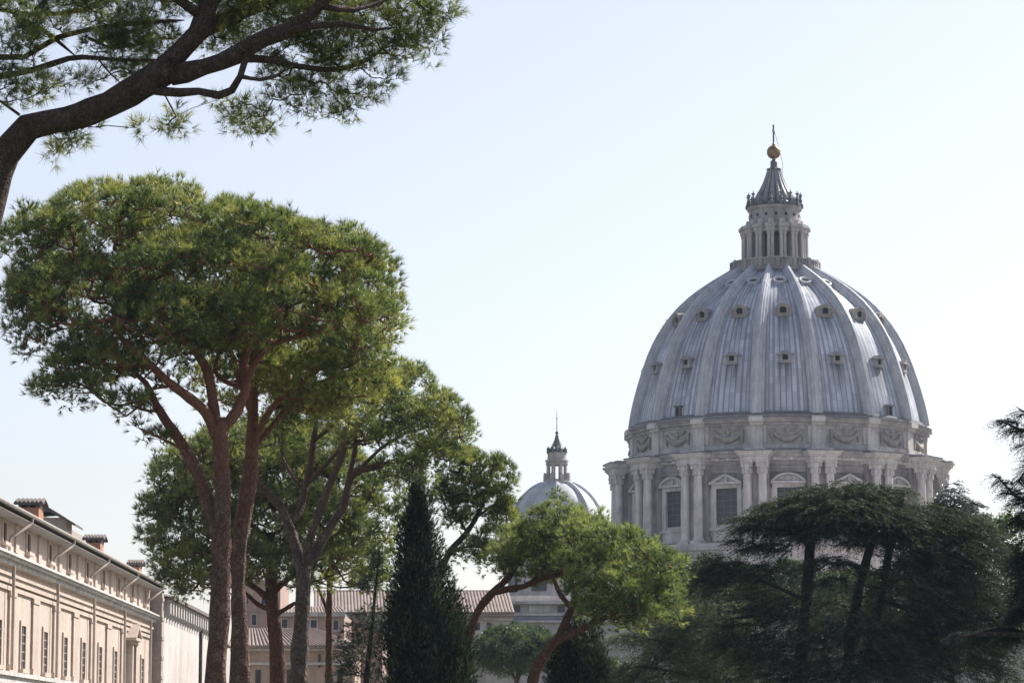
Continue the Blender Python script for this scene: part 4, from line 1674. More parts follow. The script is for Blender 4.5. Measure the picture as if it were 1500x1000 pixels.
# its twin behind, with the right hand lobe
pine("umbrella_pine", "umbrella pine with peeling grey trunk standing close behind the tallest pine", 106.0, [
    [(352, 1000, 0, 17), (350, 900, 0, 13), (349, 845, 0, 11), (352, 790, 0, 11.5), (359, 740, 0, 14), (367, 690, 0, 13), (369, 640, 0, 10), (371, 605, 0, 9)],
    [(369, 655, 0, 6), (380, 630, -.3, 5.5), (391, 608, -.5, 5), (410, 585, -.8, 4.5), (436, 566, -1, 3.5), (470, 540, -1.2, 2.5)],
    [(371, 656, 0, 5), (398, 625, .4, 4.5), (418, 600, .6, 4), (447, 572, 1, 3), (490, 550, 1.3, 2)],
    [(371, 610, 0, 8), (372, 570, .3, 6.5), (380, 520, .6, 5), (400, 470, .9, 3.5), (430, 430, 1.2, 2.5)],
    [(371, 610, 0, 6), (355, 570, 1, 5), (340, 520, 1.6, 4), (330, 470, 2, 3)],
], [(440, 500, 100, 50), (520, 520, 58, 52), (470, 550, 85, 42), (535, 560, 40, 34), (395, 540, 60, 36), (500, 585, 62, 26), (545, 470, 45, 45), (330, 470, 100, 45), (330, 560, 80, 40, (2.5, 4.)), (400, 600, 70, 36, (3.,)), (455, 610, 60, 26, (2.5,))],
    M_pine_sun, M_bark_red, axis=440, Rm=4.6, s=.72, tufts=14, n=14, L=.26, Wd=.021, rc=.38, low=.6, group="umbrella pines", rmax=.07)

# grey forked pine
pine("umbrella_pine", "umbrella pine with forked grey trunk and open crown left of the cypress", 120.0, [
    [(437, 1000, 0, 15), (441, 930, 0, 13.5), (444, 870, 0, 12), (445, 828, 0, 12)],
    [(443, 838, 0, 9), (432, 795, .2, 8.5), (420, 760, .4, 7.5), (408, 738, .3, 7), (388, 718, 0, 6), (374, 700, -.3, 5.5), (366, 660, -.5, 4)],
    [(446, 835, 0, 7), (452, 795, -.4, 6.5), (465, 758, -.6, 6.5), (482, 712, -.7, 6), (500, 668, -.8, 6), (509, 632, -.8, 5), (512, 596, -.8, 4), (530, 560, -.9, 2.5)],
    [(447, 835, 0, 8), (468, 798, .4, 8), (488, 765, .7, 7), (504, 740, .8, 6.5), (511, 706, .8, 6), (524, 690, .6, 6), (556, 682, .2, 5.5), (600, 668, -.4, 4.5), (634, 650, -.8, 3.5), (664, 618, -1, 2.2)],
    [(424, 768, .4, 6), (440, 745, .9, 6), (447, 713, 1.2, 5.5), (455, 680, 1.4, 5), (460, 640, 1.6, 4.5), (465, 610, 1.6, 2.5)],
    [(460, 645, 1.5, 3.5), (485, 625, 1.4, 3), (505, 605, 1.2, 2.2)],
    [(452, 705, 1.2, 4), (470, 688, .9, 3.5), (492, 664, .5, 3), (510, 640, 0, 2)],
    [(511, 700, .8, 4.5), (520, 660, 1.4, 4), (524, 625, 1.6, 3), (560, 600, 1.8, 2)],
    [(524, 690, .6, 3.5), (560, 655, 1, 3), (596, 632, 1.2, 2.2), (620, 600, 1.2, 1.5)],
    [(440, 712, 1.2, 3), (424, 690, 1.5, 3), (412, 660, 1.7, 2.5), (425, 620, 1.7, 1.5)],
], [(596, 572, 48, 40), (560, 575, 45, 40), (645, 612, 48, 42), (668, 632, 30, 34), (610, 625, 60, 32), (520, 590, 60, 34), (450, 605, 60, 30), (640, 668, 45, 28), (590, 690, 45, 26), (545, 640, 50, 24), (400, 640, 40, 26)],
    M_pine, M_bark_grey, axis=545, Rm=4.6, s=.70, tufts=13, n=14, L=.26, Wd=.022, rc=.38, low=.45, group="umbrella pines", rmax=.06)

# reddish pine behind, with the dark lower crowns
pine("umbrella_pine", "umbrella pine with reddish leaning trunk and low dark crown before the tiled roofs", 142.0, [
    [(407, 1000, 0, 13), (404, 940, 0, 11.5), (398, 880, 0, 10), (397, 830, 0, 9), (396, 780, 0, 7)],
    [(396, 880, 0, 6), (380, 865, -.3, 5), (362, 852, -.6, 4.5), (335, 830, -1, 3.5), (300, 800, -1.4, 2.5)],
    [(398, 892, 0, 5), (378, 885, .4, 4), (358, 868, .8, 3), (320, 850, 1, 2)],
    [(400, 868, 0, 5), (418, 850, .4, 4.5), (436, 838, .8, 4), (470, 800, 1, 3), (510, 770, 1.2, 2)],
    [(396, 800, 0, 5), (370, 770, .5, 4), (320, 740, 1, 3), (270, 720, 1.4, 2)],
    [(404, 900, 0, 4), (424, 888, -.3, 3.5), (436, 880, -.5, 2.5)],
], [(245, 700, 34, 44), (262, 745, 50, 42), (240, 790, 30, 34), (228, 812, 22, 24), (285, 825, 60, 34), (310, 720, 60, 45), (400, 760, 70, 60), (480, 770, 70, 50), (545, 765, 50, 40), (330, 790, 60, 40), (420, 820, 60, 26), (500, 700, 70, 45), (580, 730, 45, 40), (380, 690, 60, 40), (270, 850, 40, 22), (300, 672, 60, 36), (345, 650, 60, 36), (430, 700, 70, 50), (400, 650, 70, 36), (225, 760, 30, 40), (470, 660, 60, 40), (520, 820, 50, 26), (450, 846, 40, 18), (536, 850, 36, 14), (350, 846, 40, 18)],
    M_pine, M_bark_orange, axis=380, Rm=5.5, s=.80, tufts=14, n=13, L=.29, Wd=.027, rc=.46, low=.5, group="umbrella pines", rmax=.06)

# slim red pine
pine("umbrella_pine", "slim pine with thin straight orange red trunk before the gabled house", 150.0, [
    [(482, 1000, 0, 6), (482, 930, 0, 5.2), (483, 860, 0, 4.8), (485, 820, 0, 4), (486, 790, 0, 3)],
    [(482, 905, 0, 3), (474, 880, .2, 2.6), (463, 855, .3, 2.2), (455, 835, .4, 1.6)],
    [(485, 838, 0, 3), (498, 822, .2, 2.6), (515, 808, .4, 2), (540, 798, .5, 1.4)],
    [(484, 850, 0, 2), (500, 843, -.2, 1.6), (525, 834, -.4, 1.2)],
], [(478, 800, 40, 26), (520, 795, 45, 30), (556, 815, 36, 30), (470, 838, 22, 18), (535, 845, 30, 15)],
    M_pine_sun, M_bark_orange, s=.85, tufts=13, n=13, L=.28, Wd=.027, rc=.45, low=.5, group="umbrella pines", rmax=.05)

# open sparse pine behind the cypress
pine("umbrella_pine", "sparse open pine showing sky through its branches right of the cypress tip", 132.0, [
    [(632, 1000, 0, 8), (636, 900, 0, 7), (645, 840, 0, 6), (660, 806, 0, 5), (682, 782, 0, 4.5), (696, 760, 0, 4), (708, 736, 0, 3), (714, 716, 0, 2.4), (722, 690, 0, 1.6)],
    [(697, 758, 0, 2.5), (715, 745, .3, 2), (740, 728, .5, 1.4)],
    [(684, 780, 0, 2.2), (670, 755, -.3, 2), (655, 730, -.5, 1.4)],
    [(660, 806, 0, 2.5), (690, 800, .3, 1.8), (725, 806, .6, 1.2)],
    [(708, 736, 0, 2), (696, 715, -.3, 1.6), (690, 690, -.5, 1.2)],
    [(740, 728, .5, 1.4), (742, 760, .3, 1.2), (740, 780, .3, .8)],
], [(700, 690, 34, 22), (728, 706, 24, 20), (676, 716, 30, 22), (660, 688, 28, 30), (732, 735, 20, 20), (712, 742, 24, 15), (680, 752, 26, 16), (722, 790, 30, 14), (700, 806, 26, 12), (735, 765, 22, 18), (716, 826, 18, 8), (655, 735, 22, 18), (690, 672, 24, 12), (720, 690, 28, 18), (668, 765, 18, 12), (740, 760, 16, 20), (738, 800, 26, 14), (672, 815, 14, 8)],
    M_pine, M_bark_near, s=.50, tufts=13, n=14, L=.27, Wd=.023, rc=.36, low=.9, inner=.15, shk=.1, group="umbrella pines", rmax=.035)

# two leaning pines sharing the low crown left of the great dome
pine("leaning_pine", "leaning pine whose bent trunk rises rightward just beside the dark cypress", 128.0, [
    [(668, 1000, 0, 7.5), (684, 940, 0, 7), (697, 901, 0, 6.5), (711, 879, 0, 6.3), (729, 861, 0, 5.8), (750, 838, 0, 5), (761, 812, 0, 4), (770, 780, 0, 3)],
    [(724, 866, 0, 5.5), (745, 862, -.4, 5.5), (768, 858, -.7, 5), (798, 846, -1, 4), (832, 838, -1.3, 2.5)],
    [(770, 858, -.7, 3), (785, 845, -.3, 2.5), (800, 825, 0, 2)],
], [(815, 742, 22, 28), (795, 772, 34, 28), (765, 798, 36, 32), (835, 776, 36, 30), (780, 825, 50, 32), (750, 830, 30, 24), (835, 825, 40, 28), (815, 795, 50, 30), (738, 812, 22, 16)],
    M_pine_fresh, M_bark_orange, axis=795, Rm=2.6, s=.66, tufts=13, n=14, L=.27, Wd=.023, rc=.40, low=.5, group="leaning pines", rmax=.05)
pine("leaning_pine", "leaning pine with fanned crown of sunlit yellow green reaching toward the great dome", 122.0, [
    [(778, 1010, 0, 8.5), (796, 962, 0, 8), (818, 932, 0, 7), (832, 902, 0, 6), (841, 878, 0, 4.8), (846, 840, 0, 4.5), (850, 800, 0, 3)],
    [(814, 940, 0, 6), (838, 928, -.3, 5.5), (862, 916, -.5, 5), (892, 901, -.7, 4), (920, 884, -1, 3), (950, 860, -1.2, 2)],
    [(838, 890, 0, 4.5), (822, 872, .5, 4), (812, 850, .7, 3), (800, 830, .8, 2)],
    [(862, 916, -.5, 3), (890, 880, .3, 2.5), (910, 840, .8, 2)],
], [(858, 780, 40, 34), (905, 805, 46, 34), (950, 825, 42, 32), (984, 836, 24, 38), (968, 875, 34, 34), (920, 860, 50, 36), (870, 830, 50, 36), (915, 900, 44, 24), (880, 895, 40, 24), (945, 905, 34, 20), (860, 870, 40, 24)],
    M_pine_fresh, M_bark_orange, axis=905, Rm=3.2, s=.66, tufts=13, n=14, L=.27, Wd=.023, rc=.40, low=.55, group="leaning pines", rmax=.05)

# far small umbrella pine
pine("round_pine", "small distant umbrella pine with smooth domed blue green crown before the stone range", 240.0, [
    [(757, 1040, 0, 5), (757, 1005, 0, 4.5), (757, 990, 0, 3.5)],
    [(757, 998, 0, 3), (745, 978, 0, 2.4), (725, 962, 0, 1.8)],
    [(757, 998, 0, 3), (766, 978, 0, 2.4), (788, 960, 0, 1.8)],
    [(757, 998, 0, 2.6), (758, 975, -.6, 2.2), (756, 955, -1, 1.6)],
], [(755, 940, 54, 25), (790, 950, 34, 22), (722, 955, 32, 22), (760, 962, 50, 18)],
    M_pine_far, M_bark_grey, axis=757, Rm=3.4, s=.66, tufts=16, n=12, L=.28, Wd=.035, rc=.4, low=.7)

# near pine whose bough crosses the upper left corner
pine("near_pine", "near pine whose thick bough arches across the upper left of the sky", 50.0, [
    [(-60, 520, 0, 31.3), (-40, 400, 0, 28.5), (-15, 290, 0, 25.8), (8, 225, 0, 23.0), (42, 186, -.1, 21.2), (100, 174, -.3, 20.7), (160, 152, -.5, 21.2), (215, 120, -.7, 22.1), (255, 96, -.8, 22.1)],
    [(240, 100, -.8, 18.4), (268, 72, -.8, 16.6), (290, 48, -.7, 15.6), (300, 20, -.6, 14.7), (318, -15, -.5, 12.0), (345, -60, -.4, 9.2), (380, -110, -.3, 5.5)],
    [(292, 48, -.7, 13.8), (318, 34, -.2, 12.0), (360, 18, .3, 10.1), (400, 4, .8, 8.3), (470, -18, 1.3, 5.5), (540, -35, 1.8, 3.7)],
    [(298, 25, -.6, 10.1), (278, 12, -.8, 9.2), (255, -6, -1, 8.3), (215, -40, -1.4, 5.5), (170, -70, -2, 3.7)],
    [(250, 112, -.8, 15.6), (300, 98, -.9, 14.7), (345, 82, -1.1, 14.7), (385, 56, -1.3, 12.9), (425, 44, -1.5, 12.0), (455, 22, -1.7, 10.1), (475, 0, -1.8, 9.2), (510, -30, -2, 6.4)],
    [(205, 128, -.7, 9.0), (236, 134, -.8, 7.6), (262, 136, -1, 6.6), (290, 134, -1.2, 6.4), (320, 140, -1.4, 6.4), (340, 132, -1.5, 6.4), (352, 112, -1.6, 5.8), (358, 92, -1.4, 5.6), (366, 72, -1.25, 9.0)],
    [(352, 112, -1.6, 3.7), (382, 117, -2, 2.9), (400, 113, -2.2, 2.8), (428, 98, -2.5, 2.3)],
    [(350, 85, -1.1, 8.3), (400, 88, -.6, 6.4), (430, 96, -.4, 4.6), (470, 102, -.2, 4.6), (510, 99, 0, 4.1), (550, 80, .2, 2.8), (575, 60, .3, 1.8)],
    [(420, 46, -1.5, 6.4), (460, 38, -2, 5.5), (500, 35, -2.3, 5.1), (520, 38, -2.4, 4.6), (548, 44, -2.5, 3.2), (585, 40, -2.7, 1.8)],
    [(475, 10, -1.8, 5.5), (520, 15, -1.4, 4.1), (560, 2, -1, 3.2), (600, -10, -.6, 1.8)],
    [(-90, 30, 1.2, 4.6), (-20, 12, 1., 4.6), (30, 20, .9, 4.6), (90, 20, .6, 4.1), (140, 10, .4, 3.2), (190, -10, .2, 1.8)],
    [(-80, 90, 1.2, 5.5), (0, 84, 1, 5.1), (35, 84, .8, 4.6), (80, 57, .5, 4.6), (140, 42, .2, 4.1), (200, 34, -.2, 3.7), (270, 30, -.6, 2.8)],
    [(-80, 118, 1., 5.5), (0, 112, .7, 5.5), (50, 102, .4, 5.1), (100, 86, .2, 4.6), (120, 84, .1, 4.1), (180, 88, -.2, 3.2), (240, 88, -.5, 2.3)],
    [(20, 22, .9, 3.7), (60, 42, .7, 3.7), (90, 65, .4, 3.2), (110, 82, .2, 3.2)],
    [(130, 56, .2, 2.8), (155, 68, .4, 2.4), (200, 66, .6, 2.0), (230, 57, .7, 1.7), (280, 58, .8, 1.1)],
    [(145, 88, 0, 1.8), (160, 106, -.3, 1.7), (178, 124, -.5, 1.3)],
    [(28, 168, .1, 2.8), (0, 148, .4, 2.0), (-30, 130, .6, 1.8)],
], [(600, 10, 52, 42), (636, 4, 36, 52), (628, 60, 26, 30), (570, 45, 55, 38), (540, 20, 60, 40), (590, 70, 34, 26), (545, 110, 36, 24), (520, 140, 32, 20), (505, 165, 24, 14), (465, 125, 38, 20), (480, 172, 30, 10), (425, 150, 36, 18), (372, 176, 40, 16), (370, 195, 26, 8), (340, 150, 34, 14),
    (250, 178, 34, 14), (215, 188, 22, 8), (95, 205, 32, 14), (75, 222, 24, 10), (60, 236, 12, 5), (130, 190, 30, 10), (40, 30, 55, 30), (100, -5, 70, 30), (180, 15, 70, 32), (20, 70, 45, 30), (10, 140, 26, 18), (60, 130, 40, 12), (120, 120, 36, 12), (200, 55, 60, 20), (160, 70, 50, 14), (235, 75, 40, 14), (15, 115, 30, 20),
    (350, 20, 70, 26), (420, 70, 55, 22), (430, 20, 60, 30), (480, 60, 50, 26), (330, 60, 44, 14), (500, 90, 44, 22), (450, -20, 120, 30), (300, -30, 120, 30), (190, 105, 40, 12), (400, 115, 40, 14)],
    M_pine, M_bark_near, s=.29, tufts=8, n=15, L=.19, Wd=.0095, rc=.2, shk=.2, low=.9, inner=.5, spread=.95, rmax=.014, up=.1, r_tip=.006)


# ------------------------------------------------------------------ cypresses and sparse conifer
def column_tree(name, label, Y, axis_pts, leaf, s, n, L, Wd, cat="tree", bark=None, group=None, lumps=.09, core=True, upw=1.2, plume=.5, per=44, tall=2.3):
    """axis_pts: (px centre, py, half width px) from top to bottom"""
    m = mpp(Y)
    A = [(np.array(at(x, y, Y)), r * m) for x, y, r in axis_pts]
    o = A[-1][0].copy()
    o[2] = 0
    root = empty(name, tuple(float(v) for v in o))
    tag(root, label, cat, group)
    ztop, zbot = A[0][0][2], .6
    zs_ = np.array([a[0][2] for a in A])[::-1]
    xs_ = np.array([a[0][0] for a in A])[::-1]
    rs_ = np.array([a[1] for a in A])[::-1]
    area = 2 * math.pi * float(np.mean(rs_)) * (ztop - zbot)
    K_ = int(area / (s * s))
    z = zbot + (ztop - zbot) * rng.random(K_ * 12)
    r = np.interp(z, zs_, rs_)
    sel = np.where(rng.random(len(z)) < r / rs_.max())[0][:K_]
    z, r = z[sel], r[sel]
    th = rng.random(len(z)) * 2 * math.pi
    big = .75 + .6 * rng.random(len(z))
    pr = np.minimum(plume * big, r * .8 + .03)
    rr = np.maximum(r - pr * (.55 + .5 * rng.random(len(z))), 0) * (1 + lumps * rng.normal(size=len(z)))
    c = np.stack([np.interp(z, zs_, xs_) + rr * np.sin(th), Y - rr * np.cos(th), z], 1)
    kk = np.repeat(np.arange(len(z)), per)
    u = unit(rng.normal(size=(len(kk), 3))) * (rng.random((len(kk), 1)) ** .45)
    u[:, 2] = u[:, 2] * tall
    P = c[kk] + u * pr[kk][:, None]
    out = np.stack([np.sin(th), -np.cos(th), np.zeros_like(th)], 1)[kk]
    taper = np.clip(u[:, 2] / tall, 0, 1)[:, None]
    P[:, :2] -= (u[:, :2] * pr[kk][:, None]) * taper * .6
    D = unit(.5 * out + UP * upw + .5 * u * np.array([1, 1, 0]) + .25 * rng.normal(size=P.shape))
    tint = np.clip(.9 * rng.random(len(z))[kk] ** 1.6 + .35 * (rng.random(len(kk)) - .4) + .25 * np.clip(u[:, 2] / tall, -.5, 1), 0, 1)  # plume tops lighter: highlights put into the tint
    V, T = needle_tris(P, D, n, L, Wd, .6, L * .7, tint)
    if core:
        vs, ts = [], []
        K = 18
        for i in range(len(A) - 1):
            (c0, r0), (c1, r1) = A[i], A[i + 1]
            for k in range(K):
                a, b_ = 2 * math.pi * k / K, 2 * math.pi * (k + 1) / K
                q = []
                for c, rr_, t in ((c0, r0, a), (c0, r0, b_), (c1, r1, b_), (c1, r1, a)):
                    q.append([c[0] + rr_ * .62 * math.sin(t), c[1] - rr_ * .62 * math.cos(t), c[2]])
                vs += [q[0], q[2], q[1], q[0], q[3], q[2]]
        V = np.concatenate([V, np.array(vs)])
        T = np.concatenate([T, np.full(len(vs), .1)])
    tri_mesh("crown", V, T, leaf, root, tuple(float(v) for v in o))
    b = MB()
    b.tube([(xs_[0], Y, 0), (xs_[0], Y, zs_[0] + 1), (float(xs_[-1]), Y, ztop - .3)], [.2, .16, .03], 8)
    b.build("trunk", bark or M_bark_dark, root, True, tuple(float(v) for v in o))
    return root


column_tree("cypress", "tall dark columnar cypress rising to a narrow tip between the pines", 112.0,
            [(613, 711, 8), (613, 719, 15), (613, 738, 21), (612, 764, 27), (613, 800, 34), (617, 840, 44), (621, 880, 55), (625, 930, 65), (627, 980, 71), (628, 1040, 74), (628, 1095, 66)], M_cypress, .36, 6, .15, .026)
column_tree("cypress", "short broad dark cypress half hidden under the sunlit leaning pine", 136.0,
            [(848, 915, 8), (848, 925, 22), (848, 945, 36), (847, 970, 44), (847, 1000, 49), (847, 1060, 52), (847, 1095, 48)], M_cypress, .36, 6, .18, .03)
column_tree("conifer", "thin ragged grey green conifer close against the tall dark cypress", 126.0,
            [(556, 795, 2), (552, 825, 9), (545, 860, 18), (538, 900, 26), (532, 950, 34), (530, 1000, 38), (530, 1060, 40), (530, 1095, 30)], mat_leaf("grey_conifer_needles", (0.085, 0.11, 0.065), (0.04, 0.062, 0.045), (0.018, 0.032, 0.028), .25, .6),
            .50, 6, .2, .026, lumps=.3, core=False, upw=.1, plume=.42, per=20, tall=.6)


# ------------------------------------------------------------------ cedars: flat plates of short needled sprays
def sprays(P, D, n, L, side, Wd, sag):
    """flat boughlets: needles set along a drooping twig of length L, spreading to both sides of it"""
    M = len(P)
    lat = unit(np.cross(D, UP + .25 * rng.normal(size=(M, 3))))
    k = np.repeat(np.arange(M), n)
    f = rng.random((M * n, 1))
    ln = (L * (.6 + .8 * rng.random(M)))[k][:, None]
    sg = np.where(rng.random((M * n, 1)) < .5, -1., 1.)
    base = P[k] + D[k] * ln * f - UP * sag * ln * f * f
    nd = unit(D[k] * .7 + lat[k] * sg * (.75 + .5 * rng.random((M * n, 1))) - UP * sag * f + .28 * rng.normal(size=(M * n, 3)))
    w = unit(np.cross(nd, UP + .5 * rng.normal(size=(M * n, 3)))) * Wd * .5
    le = side * (1.15 - .75 * f) * (.6 + .8 * rng.random((M * n, 1)))
    V = np.stack([base - w, base + w, base + nd * le], 1).reshape(-1, 3)
    # the twig itself
    tw = np.cross(D, UP) * .5 * .02
    e = P + D * L - UP * sag * L
    V2 = np.stack([P - tw, P + tw, e], 1).reshape(-1, 3)
    T = np.concatenate([np.repeat(np.clip(.5 * rng.random(M)[k] + .5 * f[:, 0], 0, 1), 3), np.zeros(len(V2))])
    return np.concatenate([V, V2]), T


def plates(Y, blobs, s, axis, droop=.35, fringe=.25):
    m = mpp(Y)
    P, D, tips, H = [], [], [], []
    cx = at(axis, 800, Y).x
    for q in blobs:
        x, y, rx, ry = q[:4]
        dys = q[4] if len(q) > 4 else (-.7, 0.)
        if not hasattr(dys, "__len__"):
            dys = (dys,)
        for dy in dys:
            c = np.array(at(x + random.uniform(-8, 8) * (dy != 0), y + random.uniform(-3, 7) * (dy != 0), Y + dy * rx * m))
            r = np.array([rx * m, rx * m * .8, ry * m])
            n = max(4, int(math.pi * r[0] * r[1] / (s * s)))
            a = rng.random(n) * 2 * math.pi
            q_ = np.sqrt(rng.random(n))
            ux, uy = q_ * np.cos(a), q_ * np.sin(a)
            nsh = 2 if ry * m > .35 else 1
            sh = np.floor(rng.random(n) * nsh)
            wob = .45 * np.sin(ux * r[0] * 1.7 + c[1]) * np.cos(uy * r[1] * 1.9 + c[0])
            zz = .75 - .9 * q_ ** 2 - sh * .95 + wob + .1 * rng.normal(size=n)
            p = c + np.stack([ux * r[0] * (.9 - .12 * sh), uy * r[1], zz * r[2]], 1)
            out = unit(np.stack([p[:, 0] - cx, (p[:, 1] - Y) * .7, np.zeros(n)], 1) / max(1.5, rx * m) + .9 * np.stack([ux, uy, np.zeros(n)], 1) + .35 * rng.normal(size=(n, 3)) * np.array([1, 1, 0]) + 1e-6)
            d = unit(out + UP * (.12 - droop * q_[:, None] ** 2) + .12 * rng.normal(size=(n, 3)))
            P.append(p)
            D.append(d)
            k = int(n * fringe)
            idx = rng.integers(0, n, k)
            H.append((p[idx] - UP * .05, unit(-UP + .45 * out[idx] + .2 * rng.normal(size=(k, 3)))))
            for _ in range(max(2, int(rx * m * 1.3))):
                aa, qq = random.uniform(0, 2 * math.pi), random.uniform(.2, .95)
                tips.append(c + np.array([qq * r[0] * math.cos(aa), qq * r[1] * math.sin(aa), -.1 * r[2]]))
    return np.concatenate(P), np.concatenate(D), np.array(tips), np.concatenate([h[0] for h in H]), np.concatenate([h[1] for h in H])


def cedar(name, label, Y, limbs, blobs, leaf, bark, axis, s=.16, n=16, L=.8, side=.22, Wd=.03, fringe=.25, group=None, droop=.35, rmax=.07, sag=.25):
    wood = Wood(Y)
    for k, l in enumerate(limbs):
        wood.limb(l, ground=(k == 0))
    P0 = wood.lines[0][0][0]
    origin = (float(P0[0]), float(P0[1]), 0.0)
    root = empty(name, origin)
    tag(root, label, "tree", group)
    P, D, tips, HP, HD = plates(Y, blobs, s, axis, droop, fringe)
    wood.branch_to(tips, r_tip=.03, up_pref=.3, rmax=rmax)
    V, T = sprays(P, D, n, L, side, Wd, sag)
    V2, T2 = sprays(HP, HD, max(6, n // 2), L * 1.1, side * .7, Wd * .8, .1)
    tri_mesh("crown", np.concatenate([V, V2]), np.concatenate([T, T2 * .6]), leaf, root, origin)
    wood.build("trunk", bark, root, origin)
    return root


cedar("cedar", "huge dark cedar of flat layered boughs with several trunks below the great dome", 150.0, [
    [(1172, 1000, 0, 10.4), (1177, 930, 0, 9.6), (1182, 874, 0, 8.8), (1186, 810, 0, 8.0), (1190, 765, 0, 6.4), (1197, 735, 0, 4.0)],
    [(1232, 1095, .6, 8.8), (1240, 980, .6, 8.0), (1254, 885, .6, 7.6), (1270, 818, .6, 7.2), (1284, 768, .6, 5.6), (1292, 740, .6, 3.2)],
    [(1258, 1095, 1.4, 8.0), (1268, 980, 1.4, 7.2), (1290, 880, 1.4, 6.8), (1306, 790, 1.4, 6.0), (1316, 755, 1.4, 3.2)],
    [(1240, 985, .6, 5.6), (1320, 950, .2, 4.8), (1400, 915, -.4, 4.0), (1460, 905, -.8, 2.4)],
    [(1292, 878, 1.4, 4.8), (1330, 890, 1., 4.8), (1380, 895, .6, 4.0), (1430, 875, 0, 2.8)],
    [(1182, 880, 0, 4.0), (1140, 860, -.4, 3.2), (1090, 840, -.8, 2.4), (1040, 825, -1, 1.6)],
    [(1180, 905, 0, 4.0), (1130, 900, -.6, 3.2), (1075, 905, -1, 2.4)],
    [(1188, 800, 0, 3.2), (1150, 780, -.4, 2.4), (1095, 768, -.8, 1.6)],
    [(1306, 790, 1.4, 3.2), (1350, 780, 1, 2.8), (1400, 775, .6, 2.0), (1440, 790, .4, 1.3)],
], [(1240, 719, 62, 13), (1195, 727, 62, 14), (1145, 745, 52, 14), (1105, 765, 40, 14), (1290, 722, 45, 13), (1235, 745, 90, 16), (1320, 748, 52, 15), (1375, 756, 52, 15), (1420, 772, 42, 18), (1160, 772, 50, 12), (1225, 770, 60, 11), (1300, 772, 60, 14),
    (1055, 822, 38, 13), (1090, 838, 52, 16), (1040, 850, 36, 14), (1140, 826, 26, 14), (1225, 828, 42, 9), (1365, 800, 75, 24), (1430, 810, 45, 30), (1455, 850, 26, 40), (1340, 840, 70, 26), (1410, 850, 60, 30), (1370, 892, 62, 26), (1435, 900, 40, 26), (1330, 925, 50, 26),
    (1400, 945, 60, 26), (1290, 960, 50, 26), (1215, 945, 34, 30), (1120, 875, 50, 22), (1150, 920, 50, 24), (1090, 930, 60, 24), (1130, 970, 60, 26), (1200, 990, 60, 26), (1340, 985, 70, 26), (1450, 970, 50, 30), (1275, 870, 26, 20), (1270, 910, 40, 22),
    (1235, 880, 60, 14, (1.2,)), (1150, 870, 60, 14, (1.4,)), (1380, 860, 80, 20, (1.0,)), (1330, 940, 90, 20, (1.2,)), (1150, 960, 90, 20, (1.2,)),
    (1215, 850, 34, 10, (-1.6,)), (1160, 885, 44, 14, (-1.5,)), (1245, 915, 46, 16, (-1.3,)), (1190, 935, 44, 15, (-1.6,)), (1290, 945, 46, 16, (-1.5,)), (1225, 975, 60, 18, (-1.4,)), (1320, 810, 44, 12, (-1.2,)), (1345, 870, 50, 18, (-1.2,)), (1270, 985, 60, 18, (-1.5,)),
    (1085, 790, 26, 9, (-.6,)), (1130, 800, 40, 7), (1265, 795, 30, 8), (1335, 775, 60, 16), (1480, 880, 26, 24), (1465, 920, 30, 20)],
    M_cedar, M_bark_dark, 1240, s=.25, n=20, L=1.0, side=.30, Wd=.046, fringe=.4)
cedar("cedar", "paler feathery cedar with long level sprays spreading left of the huge dark cedar", 165.0, [
    [(1072, 1095, 0, 8), (1066, 1000, 0, 7), (1060, 940, 0, 6), (1052, 880, 0, 4), (1046, 845, 0, 2)],
    [(1062, 965, 0, 4), (1010, 950, -.4, 3), (950, 935, -.8, 2), (905, 930, -1, 1.2)],
    [(1060, 930, 0, 3.5), (1020, 915, .2, 2.6), (985, 900, .4, 1.8)],
    [(1066, 1000, 0, 4), (1000, 985, -.4, 3), (930, 975, -.8, 2)],
], [(1040, 850, 34, 14), (1040, 880, 50, 16), (1005, 905, 46, 14), (1060, 910, 50, 16), (970, 930, 52, 13), (1030, 940, 60, 18), (925, 938, 34, 8), (985, 960, 60, 18), (1050, 975, 60, 20), (935, 985, 50, 16), (1000, 1000, 70, 20), (905, 1000, 40, 16), (1090, 1000, 50, 20)],
    M_cedar_pale, M_bark_dark, 1060, s=.29, n=18, L=1.15, side=.27, Wd=.045, fringe=.15, droop=.5)
cedar("fir", "blue green fir tip poking above the cedar at the right side of the drum", 200.0, [
    [(1394, 1095, 0, 6), (1394, 900, 0, 4.5), (1393, 780, 0, 2.2), (1392, 722, 0, .5)],
], [(1391, 711, 10, 10, (-.4, .4)), (1389, 724, 19, 11, (-.5, .5)), (1398, 738, 28, 11, (-.5, .5)), (1400, 752, 34, 12, (-.5, .5)), (1394, 775, 42, 14), (1378, 748, 20, 10), (1418, 740, 14, 7), (1394, 805, 52, 18), (1394, 840, 60, 20), (1394, 890, 66, 26)],
    mat_leaf("blue_fir_needles", (0.05, 0.085, 0.065), (0.028, 0.052, 0.046), (0.014, 0.03, 0.03), .15, .6), M_bark_dark, 1393, s=.2, n=18, L=.7, side=.32, Wd=.055, fringe=.1, droop=.2)
